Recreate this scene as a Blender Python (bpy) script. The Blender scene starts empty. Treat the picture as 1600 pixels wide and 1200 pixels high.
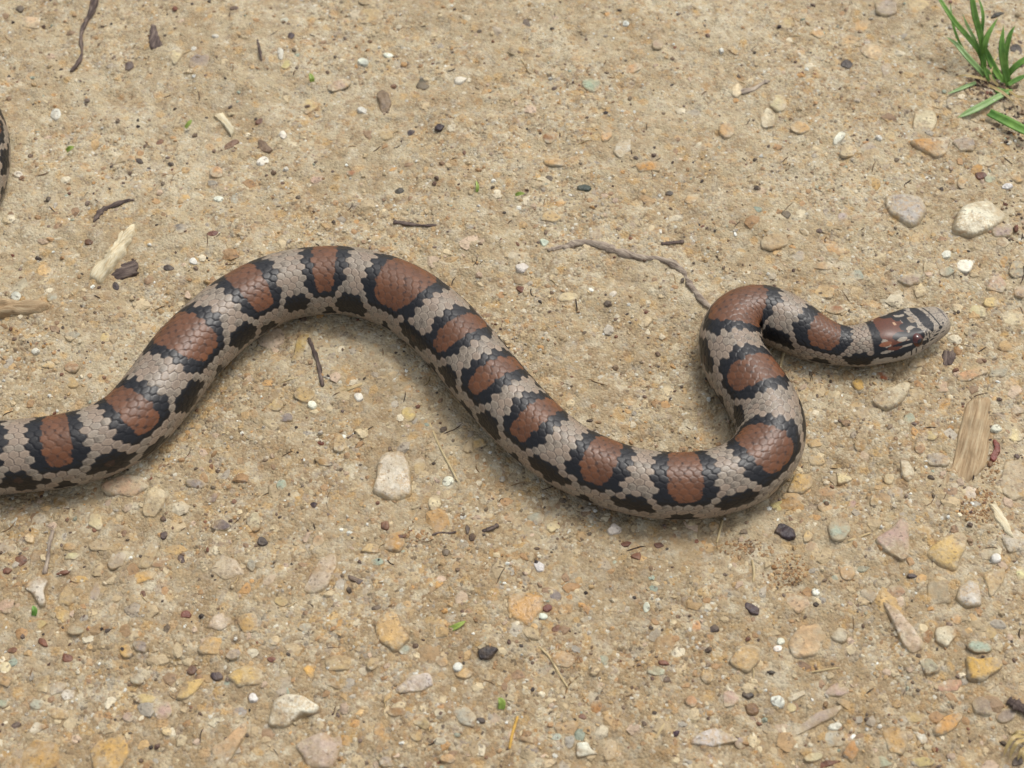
import bpy, math, random
import numpy as np
from mathutils import Vector
random.seed(7)
rng = np.random.default_rng(11)
SC = bpy.context.scene
COL = SC.collection
R = math.radians

# ---------------------------------------------------------------- camera
ELEV, HFOV, DIST = R(55), R(34), 0.409
cam_d = bpy.data.cameras.new('camera')
cam = bpy.data.objects.new('camera', cam_d)
COL.objects.link(cam)
cam.location = (0, -DIST * math.cos(ELEV), DIST * math.sin(ELEV))
cam.rotation_euler = (math.pi / 2 - ELEV, 0, 0)
cam_d.sensor_width = 36
cam_d.angle = HFOV
cam_d.clip_start = 0.01
cam_d.clip_end = 500
cam_d.dof.use_dof = True
cam_d.dof.focus_distance = 0.405
cam_d.dof.aperture_fstop = 22.0
SC.camera = cam

# ---------------------------------------------------------------- sky and sun (bright overcast)
SUN_EL, SUN_AZ = R(62), R(38)          # azimuth from +y (away from camera) towards +x
world = bpy.data.worlds.new('World')
SC.world = world
world.use_nodes = True
wn = world.node_tree
bg = wn.nodes['Background']
sky = wn.nodes.new('ShaderNodeTexSky')
sky.sky_type = 'NISHITA'
sky.sun_disc = False
sky.sun_elevation = SUN_EL
sky.sun_rotation = SUN_AZ
sky.air_density = 1.0
sky.dust_density = 4.0
hs = wn.nodes.new('ShaderNodeHueSaturation')
hs.inputs['Saturation'].default_value = 0.40
wn.links.new(sky.outputs[0], hs.inputs['Color'])
wn.links.new(hs.outputs[0], bg.inputs[0])
bg.inputs[1].default_value = 0.15
sun_d = bpy.data.lights.new('sun', 'SUN')
sun_d.energy = 1.15
sun_d.angle = R(16)
sun_d.color = (1.0, 0.975, 0.92)
sun = bpy.data.objects.new('sun', sun_d)
COL.objects.link(sun)
sd = Vector((math.cos(SUN_EL) * math.sin(SUN_AZ), math.cos(SUN_EL) * math.cos(SUN_AZ), math.sin(SUN_EL)))
sun.rotation_euler = sd.to_track_quat('Z', 'Y').to_euler()
sun.location = sd * 3
SC.view_settings.view_transform = 'Standard'
SC.view_settings.look = 'None'
SC.view_settings.gamma = 1
SC.view_settings.exposure = 0.38
SC.view_settings.use_curve_mapping = False
SC.cycles.max_bounces = 5
SC.cycles.diffuse_bounces = 3
SC.cycles.glossy_bounces = 2

# ---------------------------------------------------------------- helpers
FPX = 800 / math.tan(HFOV / 2)
CAM = np.array(cam.location)
RIGHT = np.array((1.0, 0, 0))
UP = np.array((0, math.sin(ELEV), math.cos(ELEV)))
FWD = np.array((0, math.cos(ELEV), -math.sin(ELEV)))
PX = DIST / FPX                         # metres per photo pixel at the middle of the frame

def at(px, py, z=0.0):
    d = FWD + RIGHT * (px - 800) / FPX + UP * (600 - py) / FPX
    return CAM + d * (z - CAM[2]) / d[2]

def depth(p):
    return float(np.dot(np.asarray(p) - CAM, FWD))

def to_px(P):
    v = P - CAM
    dz = v @ FWD
    return np.stack([800 + FPX * (v @ RIGHT) / dz, 600 - FPX * (v @ UP) / dz], -1), dz

def lin(c):
    c = np.asarray(c, float) / 255
    return np.where(c <= 0.04045, c / 12.92, ((c + 0.055) / 1.055) ** 2.4)

TABS = {}
def vnoise(x, y, f, seed=0):
    if seed not in TABS:
        TABS[seed] = np.random.default_rng(1000 + seed).random((256, 256)) * 2 - 1
    T = TABS[seed]
    x = np.asarray(x) * f + 57.3; y = np.asarray(y) * f + 91.7
    xi = np.floor(x).astype(np.int64); yi = np.floor(y).astype(np.int64)
    u = x - xi; v = y - yi
    u = u * u * u * (u * (u * 6 - 15) + 10); v = v * v * v * (v * (v * 6 - 15) + 10)
    g = lambda a, b: T[a & 255, b & 255]
    return (g(xi, yi) * (1 - u) + g(xi + 1, yi) * u) * (1 - v) + (g(xi, yi + 1) * (1 - u) + g(xi + 1, yi + 1) * u) * v

def ground_z(x, y):
    z = 0.0011 * vnoise(x, y, 28, 1) + 0.00055 * vnoise(x, y, 85, 2) + 0.00050 * vnoise(x, y, 210, 3)
    z = z + 0.00036 * vnoise(x, y, 480, 4) + 0.00018 * vnoise(x, y, 900, 5)
    return z

def mesh_np(name, V, F, mat=None, col=None, smooth=True):
    """V (n,3), F (m,3) or (m,4) arrays"""
    me = bpy.data.meshes.new(name)
    V = np.ascontiguousarray(V, np.float32); F = np.ascontiguousarray(F, np.int32)
    k = F.shape[1]
    me.vertices.add(len(V)); me.vertices.foreach_set('co', V.ravel())
    me.loops.add(F.size); me.loops.foreach_set('vertex_index', F.ravel())
    me.polygons.add(len(F))
    me.polygons.foreach_set('loop_start', np.arange(len(F), dtype=np.int32) * k)
    me.polygons.foreach_set('use_smooth', np.full(len(F), smooth))
    me.update(calc_edges=True)
    if col is not None:
        a = me.color_attributes.new('tint', 'FLOAT_COLOR', 'POINT')
        c = np.ones((len(V), 4), np.float32); c[:, :3] = col
        a.data.foreach_set('color', c.ravel())
    if mat: me.materials.append(mat)
    return me

def link(name, me, parent=None, loc=None):
    o = bpy.data.objects.new(name, me)
    COL.objects.link(o)
    if parent: o.parent = parent
    if loc is not None: o.location = loc
    return o

def tag(o, label=None, cat=None, group=None, kind=None):
    if label: o['label'] = label
    if cat: o['category'] = cat
    if group: o['group'] = group
    if kind: o['kind'] = kind
    return o

# ---------------------------------------------------------------- materials
class NT:
    def __init__(s, name):
        s.m = bpy.data.materials.new(name); s.m.use_nodes = True
        s.t = s.m.node_tree; s.b = s.t.nodes['Principled BSDF']
    def n(s, kind, **kw):
        nd = s.t.nodes.new('ShaderNode' + kind)
        for k, v in kw.items():
            if k in nd.inputs: nd.inputs[k].default_value = v
            else: setattr(nd, k, v)
        return nd
    def l(s, a, b): s.t.links.new(a, b)
    def pos(s): return s.n('NewGeometry').outputs['Position']
    def noise(s, scale, detail=3, rough=0.55, vec=None):
        nd = s.n('TexNoise'); nd.inputs['Scale'].default_value = scale
        nd.inputs['Detail'].default_value = detail; nd.inputs['Roughness'].default_value = rough
        s.l(vec or s.pos(), nd.inputs['Vector']); return nd
    def voro(s, scale, feat='F1', vec=None, rnd=1.0):
        nd = s.n('TexVoronoi'); nd.feature = feat; nd.inputs['Scale'].default_value = scale
        nd.inputs['Randomness'].default_value = rnd
        s.l(vec or s.pos(), nd.inputs['Vector']); return nd
    def ramp(s, fac, stops, interp='LINEAR'):
        nd = s.n('ValToRGB'); cr = nd.color_ramp; cr.interpolation = interp
        while len(cr.elements) < len(stops): cr.elements.new(0.5)
        for e, (p, c) in zip(cr.elements, stops):
            e.position = p; e.color = (*[float(q) for q in c], 1)
        s.l(fac, nd.inputs[0]); return nd.outputs[0]
    def mix(s, fac, a, b, mode='MIX'):
        nd = s.n('Mix'); nd.data_type = 'RGBA'; nd.blend_type = mode
        for v, i in ((fac, nd.inputs[0]), (a, nd.inputs[6]), (b, nd.inputs[7])):
            if hasattr(v, 'links'): s.l(v, i)
            elif isinstance(v, (int, float)): i.default_value = v
            else: i.default_value = (*[float(q) for q in v], 1)
        return nd.outputs[2]
    def sep(s, c):
        nd = s.n('SeparateColor'); s.l(c, nd.inputs[0]); return nd.outputs
    def math(s, op, a, b=0.0):
        nd = s.n('Math'); nd.operation = op
        for v, i in ((a, nd.inputs[0]), (b, nd.inputs[1])):
            if hasattr(v, 'links'): s.l(v, i)
            else: i.default_value = v
        return nd.outputs[0]
    def bump(s, h, strength, dist):
        nd = s.n('Bump'); nd.inputs['Strength'].default_value = strength; nd.inputs['Distance'].default_value = dist
        s.l(h, nd.inputs['Height'])
        s.l(nd.outputs[0], s.b.inputs['Normal']); return nd
    def base(s, c, rough, spec=0.3):
        s.l(c, s.b.inputs['Base Color'])
        if hasattr(rough, 'links'): s.l(rough, s.b.inputs['Roughness'])
        else: s.b.inputs['Roughness'].default_value = rough
        s.b.inputs['Specular IOR Level'].default_value = spec
        return s.m

K = np.array((0.80, 0.826, 0.80))                                  # photo colour to surface colour
def A(*c): return lin(c) * K
SAND = A(186, 162, 126)
g = lambda v: (v, v, v)

def sand_colour(t):
    """packed sand: fine grains of many colours in a pale tan binder"""
    big = t.noise(24, 5, 0.62).outputs[0]
    c = t.ramp(big, [(0.30, A(164, 143, 113)), (0.48, A(186, 167, 136)), (0.66, A(208, 192, 164))])
    # the dusty pale crust gives way to browner, coarser ground towards -y
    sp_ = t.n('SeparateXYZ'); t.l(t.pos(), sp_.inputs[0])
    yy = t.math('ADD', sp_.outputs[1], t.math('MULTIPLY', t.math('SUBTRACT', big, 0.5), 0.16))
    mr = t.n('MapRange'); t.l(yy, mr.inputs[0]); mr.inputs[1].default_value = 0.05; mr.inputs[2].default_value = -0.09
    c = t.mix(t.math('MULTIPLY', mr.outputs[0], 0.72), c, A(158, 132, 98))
    mid = t.noise(120, 5, 0.65).outputs[0]
    c = t.mix(t.math('MULTIPLY', t.ramp(mid, [(0.42, g(0)), (0.66, g(1))]), 0.7), c, A(158, 131, 99))
    mid2 = t.noise(190, 4, 0.65, t_shift(t, 3.1)).outputs[0]
    c = t.mix(t.math('MULTIPLY', t.ramp(mid2, [(0.50, g(0)), (0.68, g(1))]), 0.7), c, A(210, 195, 170))
    patch = t.ramp(t.noise(42, 4, 0.6, t_shift(t, 9)).outputs[0], [(0.42, g(0.50)), (0.58, g(1.0))])
    wob = t.noise(420, 3, 0.6, t_shift(t, 1.7)).outputs['Color']
    wv = t.n('VectorMath'); wv.operation = 'MULTIPLY_ADD'
    t.l(wob, wv.inputs[0]); wv.inputs[1].default_value = (0.0022, 0.0022, 0.0022); t.l(t.pos(), wv.inputs[2])
    v1 = t.voro(300, 'F1', wv.outputs[0])
    h1 = t.sep(v1.outputs['Color'])
    pal1 = t.ramp(h1[0], [(0.0, A(200, 160, 104)), (0.3, A(206, 184, 150)), (0.5, A(178, 140, 96)), (0.65, A(186, 172, 152)), (0.8, A(206, 166, 120)), (0.9, A(220, 206, 180))], 'CONSTANT')
    m1 = t.math('MULTIPLY', t.ramp(h1[1], [(0.62, g(0)), (0.66, g(0.6))]), t.ramp(v1.outputs['Distance'], [(0.32, g(1)), (0.5, g(0))]))
    c = t.mix(m1, c, pal1)
    v2 = t.voro(640, 'F1', wv.outputs[0])
    h2 = t.sep(v2.outputs['Color'])
    pal2 = t.ramp(h2[0], [(0.0, A(150, 122, 92)), (0.14, A(200, 168, 124)), (0.34, A(190, 168, 136)), (0.52, A(212, 196, 168)),
                          (0.68, A(182, 140, 98)), (0.76, A(182, 172, 156)), (0.88, A(202, 162, 104)), (0.95, A(172, 154, 140))], 'CONSTANT')
    m2 = t.ramp(h2[1], [(0.50, g(0)), (0.62, g(0.5))])
    c = t.mix(t.math('MULTIPLY', m2, patch), c, pal2)
    v3 = t.voro(1500, 'F1')
    h3 = t.sep(v3.outputs['Color'])
    pal3 = t.ramp(h3[0], [(0.0, A(70, 58, 52)), (0.10, A(140, 112, 86)), (0.28, A(196, 172, 136)), (0.55, A(216, 198, 170)),
                          (0.75, A(190, 150, 104)), (0.86, A(164, 148, 132)), (0.96, A(236, 230, 216))], 'CONSTANT')
    m3 = t.ramp(h3[2], [(0.45, g(0)), (0.7, g(0.6))])
    c = t.mix(t.math('MULTIPLY', m3, patch), c, pal3)
    return c, v2, v3

def t_shift(t, k):
    a = t.n('VectorMath'); a.operation = 'ADD'; a.inputs[1].default_value = (k, k * 0.7, k * 1.3)
    t.l(t.pos(), a.inputs[0]); return a.outputs[0]

def m_ground():
    t = NT('packed_sand')
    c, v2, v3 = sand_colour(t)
    nz = t.noise(1100, 4, 0.75).outputs[0]
    hgt = t.math('ADD', t.math('MULTIPLY', v3.outputs['Distance'], -0.7), nz)
    t.bump(hgt, 0.75, 0.0006)
    return t.base(c, 0.85, 0.25)

def m_stone(name, dust=0.4, rough=0.62, vein=0.0, attr=False):
    t = NT(name)
    if attr:
        src = t.n('VertexColor', layer_name='tint').outputs[0]
    else:
        src = t.n('ObjectInfo').outputs['Color']
    n1 = t.noise(170, 5, 0.65).outputs[0]
    c = t.mix(1.0, src, t.ramp(n1, [(0.28, g(0.60)), (0.48, g(0.98)), (0.72, g(1.25))]), 'MULTIPLY')
    n2 = t.noise(1100, 3, 0.6).outputs[0]
    c = t.mix(0.8, c, t.ramp(n2, [(0.3, g(0.7)), (0.55, g(1.0)), (0.75, g(1.15))]), 'MULTIPLY')
    n4 = t.noise(75, 4, 0.7, t_shift(t, 11)).outputs[0]
    c = t.mix(t.math('MULTIPLY', t.ramp(n4, [(0.46, g(0)), (0.62, g(1))]), 0.35), c, A(178, 150, 116))
    sp = t.voro(1900); c = t.mix(t.ramp(t.sep(sp.outputs['Color'])[0], [(0.90, g(0)), (0.92, g(0.55))], 'CONSTANT'), c, A(84, 68, 58))
    if vein:
        w = t.noise(60, 6, 0.75).outputs[0]
        c = t.mix(t.math('MULTIPLY', t.ramp(w, [(0.47, g(0)), (0.5, g(1)), (0.53, g(0))]), vein), c, A(190, 150, 96))
    if dust:
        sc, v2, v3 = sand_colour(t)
        d = t.noise(230, 5, 0.7, t_shift(t, 7)).outputs[0]
        c = t.mix(t.math('MULTIPLY', t.ramp(d, [(0.42, g(0)), (0.62, g(1))]), dust * 1.6), c, sc)
        if not attr and dust > 0.06:
            gz = t.n('SeparateXYZ'); t.l(t.n('TexCoord').outputs['Generated'], gz.inputs[0])
            e = t.noise(520, 5, 0.7, t_shift(t, 5)).outputs[0]
            zz = t.math('ADD', gz.outputs[2], t.math('MULTIPLY', t.math('SUBTRACT', e, 0.5), 0.9))
            c = t.mix(t.math('MULTIPLY', t.ramp(zz, [(0.66, g(1)), (0.96, g(0))]), 0.95), c, sc)
    t.bump(t.math('ADD', n2, t.math('MULTIPLY', n1, 2.0)), 0.6, 0.0005)
    return t.base(c, rough, 0.35)

def m_plain(name, col, rough=0.6, var=0.3, scale=600, spec=0.35, second=None):
    t = NT(name)
    n1 = t.noise(scale, 4, 0.6).outputs[0]
    c = t.mix(1.0, col, t.ramp(n1, [(0.3, g(1 - var)), (0.55, g(1)), (0.75, g(1 + var * 0.6))]), 'MULTIPLY')
    if second is not None:
        n3 = t.noise(scale * 0.3, 4, 0.6, t_shift(t, 2)).outputs[0]
        c = t.mix(t.ramp(n3, [(0.45, g(0)), (0.6, g(1))]), c, second)
    t.bump(n1, 0.5, 0.0003)
    return t.base(c, rough, spec)

def m_fibre(name, c1, c2, c3, sx=1800, sy=120, rough=0.75):
    """wood, bark: grain runs along the object's local x axis"""
    t = NT(name)
    tc = t.n('TexCoord').outputs['Object']
    mp = t.n('Mapping'); mp.inputs['Scale'].default_value = (sy, sx, sx * 0.5); t.l(tc, mp.inputs[0])
    n1 = t.noise(1.0, 5, 0.65, mp.outputs[0]).outputs[0]
    c = t.ramp(n1, [(0.3, c1), (0.5, c2), (0.7, c3)])
    n2 = t.noise(190, 4, 0.6).outputs[0]
    c = t.mix(1.0, c, t.ramp(n2, [(0.3, g(0.72)), (0.6, g(1.08))]), 'MULTIPLY')
    t.bump(n1, 0.7, 0.0005)
    return t.base(c, rough, 0.25)

MAT = dict(
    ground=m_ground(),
    stone=m_stone('dusty_stone', 0.5, 0.72),
    clean=m_stone('clean_stone', 0.24, 0.55),
    quartz=m_stone('quartz_stone', 0.22, 0.45, 0.6),
    dark=m_stone('dark_husk', 0.03, 0.42),
    white=m_stone('white_quartz', 0.05, 0.4),
    glossy=m_stone('glossy_grain', 0.16, 0.25),
    buried=m_stone('half_buried_stone', 0.42, 0.8),
    aggregate=m_stone('buried_aggregate', 0.42, 0.75, 0, True),
    grain=m_stone('gravel_grain', 0.12, 0.6, 0, True),
    woodpale=m_fibre('bleached_wood', A(140, 112, 82), A(178, 150, 116), A(200, 178, 146)),
    woodcream=m_fibre('cream_split_wood', A(196, 166, 126), A(224, 206, 172), A(238, 226, 200)),
    bark=m_fibre('grey_bark', A(104, 86, 76), A(166, 148, 132), A(200, 182, 162), 1500, 220),
    darkbark=m_fibre('dark_bark', A(58, 48, 46), A(98, 82, 76), A(140, 122, 110), 1500, 260),
    straw=m_fibre('straw', A(166, 136, 98), A(202, 176, 132), A(222, 202, 164), 2500, 90, 0.6),
    litter=m_stone('plant_litter', 0.0, 0.8, 0, True),
)

# ---------------------------------------------------------------- ground
def axis(lo, hi, step, far):
    a = list(np.arange(lo, hi + step * 0.5, step))
    d, out = step, []
    x = a[-1]
    while x < far:
        d *= 1.38; x += d; out.append(x)
    d, inn = step, []
    x = a[0]
    while x > -far:
        d *= 1.38; x -= d; inn.append(x)
    return np.array(inn[::-1] + a + out)
gx = axis(-0.175, 0.175, 0.0007, 40)
gy = axis(-0.125, 0.185, 0.0007, 40)
X, Y = np.meshgrid(gx, gy, indexing='ij')
V = np.stack([X, Y, ground_z(X, Y)], -1).reshape(-1, 3)
nx, ny = len(gx), len(gy)
I = (np.arange(nx - 1)[:, None] * ny + np.arange(ny - 1)[None, :]).ravel()
F = np.stack([I, I + ny, I + ny + 1, I + 1], -1)
ground = tag(link('ground', mesh_np('ground', V, F, MAT['ground'])), 'packed tan sand with fine grit', None, None, 'structure')

# ---------------------------------------------------------------- snake
# (photo x, y, half width) from tail to head; the part left of the frame loops round and comes back in at the left edge
PATH = [(-700, -120, 9), (-560, -90, 18), (-430, -60, 26), (-300, 0, 33), (-190, 55, 38), (-95, 115, 41), (-43, 180, 42), (-29, 240, 43),
        (-48, 310, 44), (-110, 370, 47), (-200, 420, 50), (-285, 490, 53), (-315, 580, 56), (-275, 665, 58), (-190, 712, 59), (-95, 724, 59),
        (0, 715, 58), (55, 710, 58), (105, 703, 58), (158, 688, 57.5), (205, 661, 57), (247, 614, 57), (287, 560, 57), (330, 516, 56), (375, 480, 55.5),
        (437, 449, 54.5), (505, 438, 54), (560, 441, 54), (622, 461, 54.5), (670, 492, 55), (719, 540, 55.5), (768, 600, 55.5), (798, 634, 55),
        (835, 671, 54), (876, 704, 53), (925, 730, 52.5), (980, 749, 52.5), (1032, 758, 53), (1087, 758, 53), (1137, 748, 53), (1177, 727, 53),
        (1202, 693, 53.5), (1203, 655, 53.5), (1186, 620, 53.5), (1165, 589, 53), (1148, 560, 51), (1141, 530, 49), (1150, 504, 47), (1172, 491, 46),
        (1200, 492, 46), (1235, 507, 44.5), (1264, 523, 40), (1290, 534, 35.5), (1317, 540, 32), (1343, 540, 34.5), (1370, 535, 38.5),
        (1398, 526, 41.5), (1422, 518, 39), (1443, 510, 34), (1459, 504, 29.5), (1468, 500.5, 26), (1474, 498.5, 21), (1478, 497.5, 11)]
HFL = 0.86          # belly flattening
pts = []
for i, (x, y, w) in enumerate(PATH):
    z = 0.008
    for _ in range(3):
        p = at(x, y, z)
        r = w * depth(p) / FPX
        head = min(1, max(0, (x - 1330) / 60)) if i > 50 else 0
        hr = 0.96 - 0.20 * head
        lift = 0.0012 * head
        z = r * hr * (HFL if i < 58 else 1.0) + lift - 0.0003
        if i >= 56:
            z = max(z, 0.0046 + (len(PATH) - 1 - i) * 0.00003)
    pts.append((*p, r, r * hr))
pts = np.array(pts)
# centripetal-ish dense spline, then smoothing of the middle line
def catmull(P, n):
    Q = np.vstack([2 * P[0] - P[1], P, 2 * P[-1] - P[-2]])
    out = []
    t = np.linspace(0, 1, n, endpoint=False)[:, None]
    for i in range(1, len(Q) - 2):
        a, b, c, d = Q[i - 1], Q[i], Q[i + 1], Q[i + 2]
        out.append(0.5 * (2 * b + (c - a) * t + (2 * a - 5 * b + 4 * c - d) * t ** 2 + (3 * b - a - 3 * c + d) * t ** 3))
    return np.vstack(out + [P[-1:]])
dense = catmull(pts, 60)
s0 = np.concatenate([[0], np.cumsum(np.linalg.norm(np.diff(dense[:, :3], axis=0), axis=1))])
su = np.arange(0, s0[-1], PX * 1.0)
su = np.append(su, s0[-1])
D1 = np.stack([np.interp(su, s0, dense[:, k]) for k in range(5)], -1)
def gsmooth(a, sig):
    k = np.exp(-0.5 * (np.arange(-3 * sig, 3 * sig + 1) / sig) ** 2); k /= k.sum()
    pad = np.concatenate([2 * a[0] - a[1:3 * sig + 1][::-1], a, 2 * a[-1] - a[-3 * sig - 1:-1][::-1]])
    return np.convolve(pad, k, 'valid')
for k in range(3): D1[:, k] = gsmooth(D1[:, k], 7)
S_ALL = np.concatenate([[0], np.cumsum(np.linalg.norm(np.diff(D1[:, :3], axis=0), axis=1))])
CEN, RW, RH = D1[:, :3], D1[:, 3], D1[:, 4]
TAN = np.gradient(CEN, axis=0); TAN[:, 2] *= 0.3; TAN /= np.linalg.norm(TAN, axis=1)[:, None]
for k in range(3): TAN[:, k] = gsmooth(TAN[:, k], 4)
TAN /= np.linalg.norm(TAN, axis=1)[:, None]
SIDE = np.cross(TAN, [0, 0, 1]); SIDE /= np.linalg.norm(SIDE, axis=1)[:, None]
UPV = np.cross(SIDE, TAN)
KAP = np.einsum('ij,ij->i', np.gradient(TAN, axis=0) / np.gradient(S_ALL)[:, None], SIDE)   # curvature towards +side
KAP = gsmooth(KAP, 6)
CPX, CDZ = to_px(CEN)
VIEW = CAM - CEN
THV = np.arctan2(np.einsum('ij,ij->i', VIEW, SIDE), np.einsum('ij,ij->i', VIEW, UPV))
def on_snake(px, py, lo=900):
    """photo pixel -> (arc length, angle from the back's middle line in degrees)"""
    d = np.hypot(CPX[lo:, 0] - px, CPX[lo:, 1] - py)
    i = int(np.argmin(d)) + lo
    j0, j1 = max(i - 3, 0), min(i + 3, len(CPX) - 1)
    tx, ty = CPX[j1] - CPX[j0]
    o = (tx * (py - CPX[i, 1]) - ty * (px - CPX[i, 0])) / math.hypot(tx, ty)
    w = RW[i] * FPX / CDZ[i]
    return S_ALL[i], math.degrees(math.asin(max(-1, min(1, o / w))) + THV[i])

# saddles: two photo points on the outer black edges
SADDLE_PX = [((-75, 690), (5, 690)), ((42, 690), (131, 672)), ((160, 652), (240, 604)), ((254, 560), (333, 488)), ((357, 465), (434, 437)),
             ((470, 422), (541, 417)), ((572, 425), (680, 462)), ((697, 487), (740, 535)), ((752, 555), (790, 603)), ((808, 625), (858, 676)),
             ((893, 698), (985, 730)), ((1021, 735), (1120, 735)), ((1155, 722), (1213, 648)), ((1190, 614), (1146, 545)),
             ((1137, 518), (1212, 482)), ((1246, 500), (1333, 530))]
S_HEAD = on_snake(1350, 538, 1500)[0]
prng = np.random.default_rng(5)
GREY, GRIM, RED, BLK = A(143, 128, 113), A(172, 156, 139), A(106, 66, 41), A(18, 17, 20)
SKIN = A(96, 80, 70)

def pattern(s, th):
    """scale centre (arc length, degrees) -> class 0 grey, 1 black, 2 red-brown, 3 dark brown"""
    cls = np.zeros(len(s), int)
    n = len(SAD)
    t = np.abs(th)
    near_saddle = np.zeros(len(s), bool)
    near_blotch = np.zeros(len(s), bool)
    Q = [np.random.default_rng(300 + k) for k in range(n)]
    for k in range(n):
        c, hl = SAD[k]
        for sgn in (-1, 1):
            side = th * sgn >= 0
            ext = 66 + Q[k].uniform(-5, 5)
            taper = 1 - 0.16 * np.clip(t / ext, 0, 1) ** 2
            e0 = np.abs((s - c) / ((hl + 0.0016) * taper)) ** 4.6 + (t / (ext + 11)) ** 4.0
            near_saddle |= side & (e0 < 1)
            e = np.abs((s - c) / (hl * taper)) ** 4.6 + (t / ext) ** 4.0
            cls[side & (e < 1)] = 1
            b = 0.0032 * min(1, hl / 0.0068 + 0.05)
            e2 = np.abs((s - c) / (np.maximum(hl - b, 0.001) * taper)) ** 4.2 + (t / (ext - 9.5)) ** 3.6
            cls[side & (e2 < 1)] = 2
    for k in range(n):
        c, hl = SAD[k]; q = Q[k]
        for sgn in (-1, 1):
            side = th * sgn >= 0
            # large flank blotch in the gap to the next saddle, one scale row clear of it
            c2 = (c + hl + SAD[k + 1][0] - SAD[k + 1][1]) / 2 if k + 1 < n else c + hl + 0.002
            half, tc, hh = q.uniform(0.0042, 0.0060), q.uniform(71, 77), q.uniform(17, 22)
            if c2 > S_HEAD - 0.010: half = 0.003
            bridge = q.random() < 0.22
            du_ = s - c2 - q.uniform(-.0006, .0006)
            e4 = np.abs(du_ / half) ** 1.7 + np.abs((t - tc) / hh) ** 1.8
            free = (cls == 0) if bridge else ~near_saddle
            cls[side & (e4 < 1) & free] = 1
            near_blotch |= side & (np.abs(du_ / (half + 0.0015)) ** 1.7 + np.abs((t - tc) / (hh + 9)) ** 1.8 < 1)
            if q.random() < 0.4:
                e5 = ((s - c2) / 0.0010) ** 2 + ((t - tc - 2) / 6) ** 2
                cls[side & (e5 < 1) & (cls == 1)] = 3
    for k in range(n):
        c, hl = SAD[k]; q = Q[k]
        for sgn in (-1, 1):
            side = (th * sgn >= 0) & ~near_blotch & ~near_saddle
            # small spots low on the flank
            off, half = q.uniform(-0.001, 0.001), q.uniform(0.0022, 0.0036)
            cls[side & (((s - c - off) / half) ** 2 + ((t - 100) / 9) ** 2 < 1)] = 1
    return cls

# ring positions: fine in view, coarse beyond the left edge
px_s, _ = to_px(CEN)
vis = (px_s[:, 0] > -75)
NROW, TH_D = 23, 118.0
ROWD = 2 * TH_D / NROW
lscale = 14.5 * PX * np.clip(RW / (55 * PX), 0.35, 1.2)            # scale length follows the girth
U = np.concatenate([[0], np.cumsum(np.diff(S_ALL) / ((lscale[1:] + lscale[:-1]) / 2))])
dens = np.where(vis, 9.0, 3.5)
tip = S_ALL > S_ALL[-1] - 0.022
dens = np.where(tip, 15, dens)
cnt = np.concatenate([[0], np.cumsum(np.diff(U) * (dens[1:] + dens[:-1]) / 2)])
NR = int(cnt[-1]) + 1
sr = np.interp(np.linspace(0, cnt[-1], NR), cnt, S_ALL)
sr = np.unique(np.concatenate([sr, S_ALL[-1] - np.array([0.0006, 0.0004, 0.00025, 0.00012, 0.00005, 0.0])]))
NR = len(sr)
ip = lambda a: np.interp(sr, S_ALL, a)
C3 = np.stack([ip(CEN[:, k]) for k in range(3)], -1)
T3 = np.stack([ip(TAN[:, k]) for k in range(3)], -1); T3 /= np.linalg.norm(T3, axis=1)[:, None]
SD3 = np.cross(T3, [0, 0, 1]); SD3 /= np.linalg.norm(SD3, axis=1)[:, None]
UP3 = np.cross(SD3, T3)
rw, rh, kap, ur = ip(RW), ip(RH), ip(KAP), ip(U)
thd = np.linspace(-TH_D, TH_D, NROW * 8, endpoint=True)
thb = np.linspace(TH_D, 360 - TH_D, 20)[1:-1]
th_deg = np.concatenate([thd, thb])
thw = (th_deg + 180) % 360 - 180
NT_ = len(th_deg)
TH = np.radians(th_deg)
ST, CT = np.sin(TH)[None, :], np.cos(TH)[None, :]
head_f = np.clip((sr - S_HEAD) / 0.003, 0, 1)[:, None]
# section: rounded back, flattened belly
lat = np.sign(ST) * np.abs(ST) ** (1.0 - 0.12 * head_f)
upc = np.where(CT > 0, CT ** 1.0, -np.abs(CT) ** 0.8 * (HFL - 0.10 * head_f))
# scale lattice
UU0 = ur[:, None] * np.ones((1, NT_)); VV0 = (thw / ROWD)[None, :] * np.ones((NR, 1))
UU = UU0 + 0.12 * vnoise(UU0, VV0, 0.9, 31) + 0.07 * vnoise(UU0, VV0, 2.1, 32)
VV = VV0 + 0.10 * vnoise(UU0, VV0, 0.8, 33) + 0.06 * vnoise(UU0, VV0, 2.3, 34)
wpx = (rw / PX)[:, None]
SXp = 14.5 * np.clip(wpx / 55, 0.35, 1.2); SYp = np.radians(ROWD) * wpx
best = np.full(UU.shape, 1e9); sec = np.full(UU.shape, 1e9); bu = np.zeros_like(UU); bv = np.zeros_like(UU)
r0 = np.round(VV)
for dv in (-1, 0, 1):
    rv = r0 + dv
    offs = 0.5 * (np.abs(rv) % 2)
    j0 = np.round(UU - offs)
    for dj in (-1, 0, 1):
        cu = j0 + dj + offs
        d = np.abs((UU - cu) * SXp * 0.74) ** 1.6 + np.abs((VV - rv) * SYp) ** 1.6; d = d ** 0.625
        closer = d < best
        sec = np.where(closer, best, np.minimum(sec, d))
        bu = np.where(closer, cu, bu); bv = np.where(closer, rv, bv)
        best = np.where(closer, d, best)
edge = sec - best
belly = (np.abs(thw) > TH_D - 1)[None, :] * np.ones((NR, 1), bool)
sm = lambda x: np.clip(x, 0, 1) ** 2 * (3 - 2 * np.clip(x, 0, 1))
du = UU - bu
relief = sm(edge / 3.4) * 0.38 + np.clip(-du, -0.5, 0.5) * 0.62
frb = UU - np.floor(UU)
relief = np.where(belly, 0.5 * sm(frb / 0.12), relief)
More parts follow.
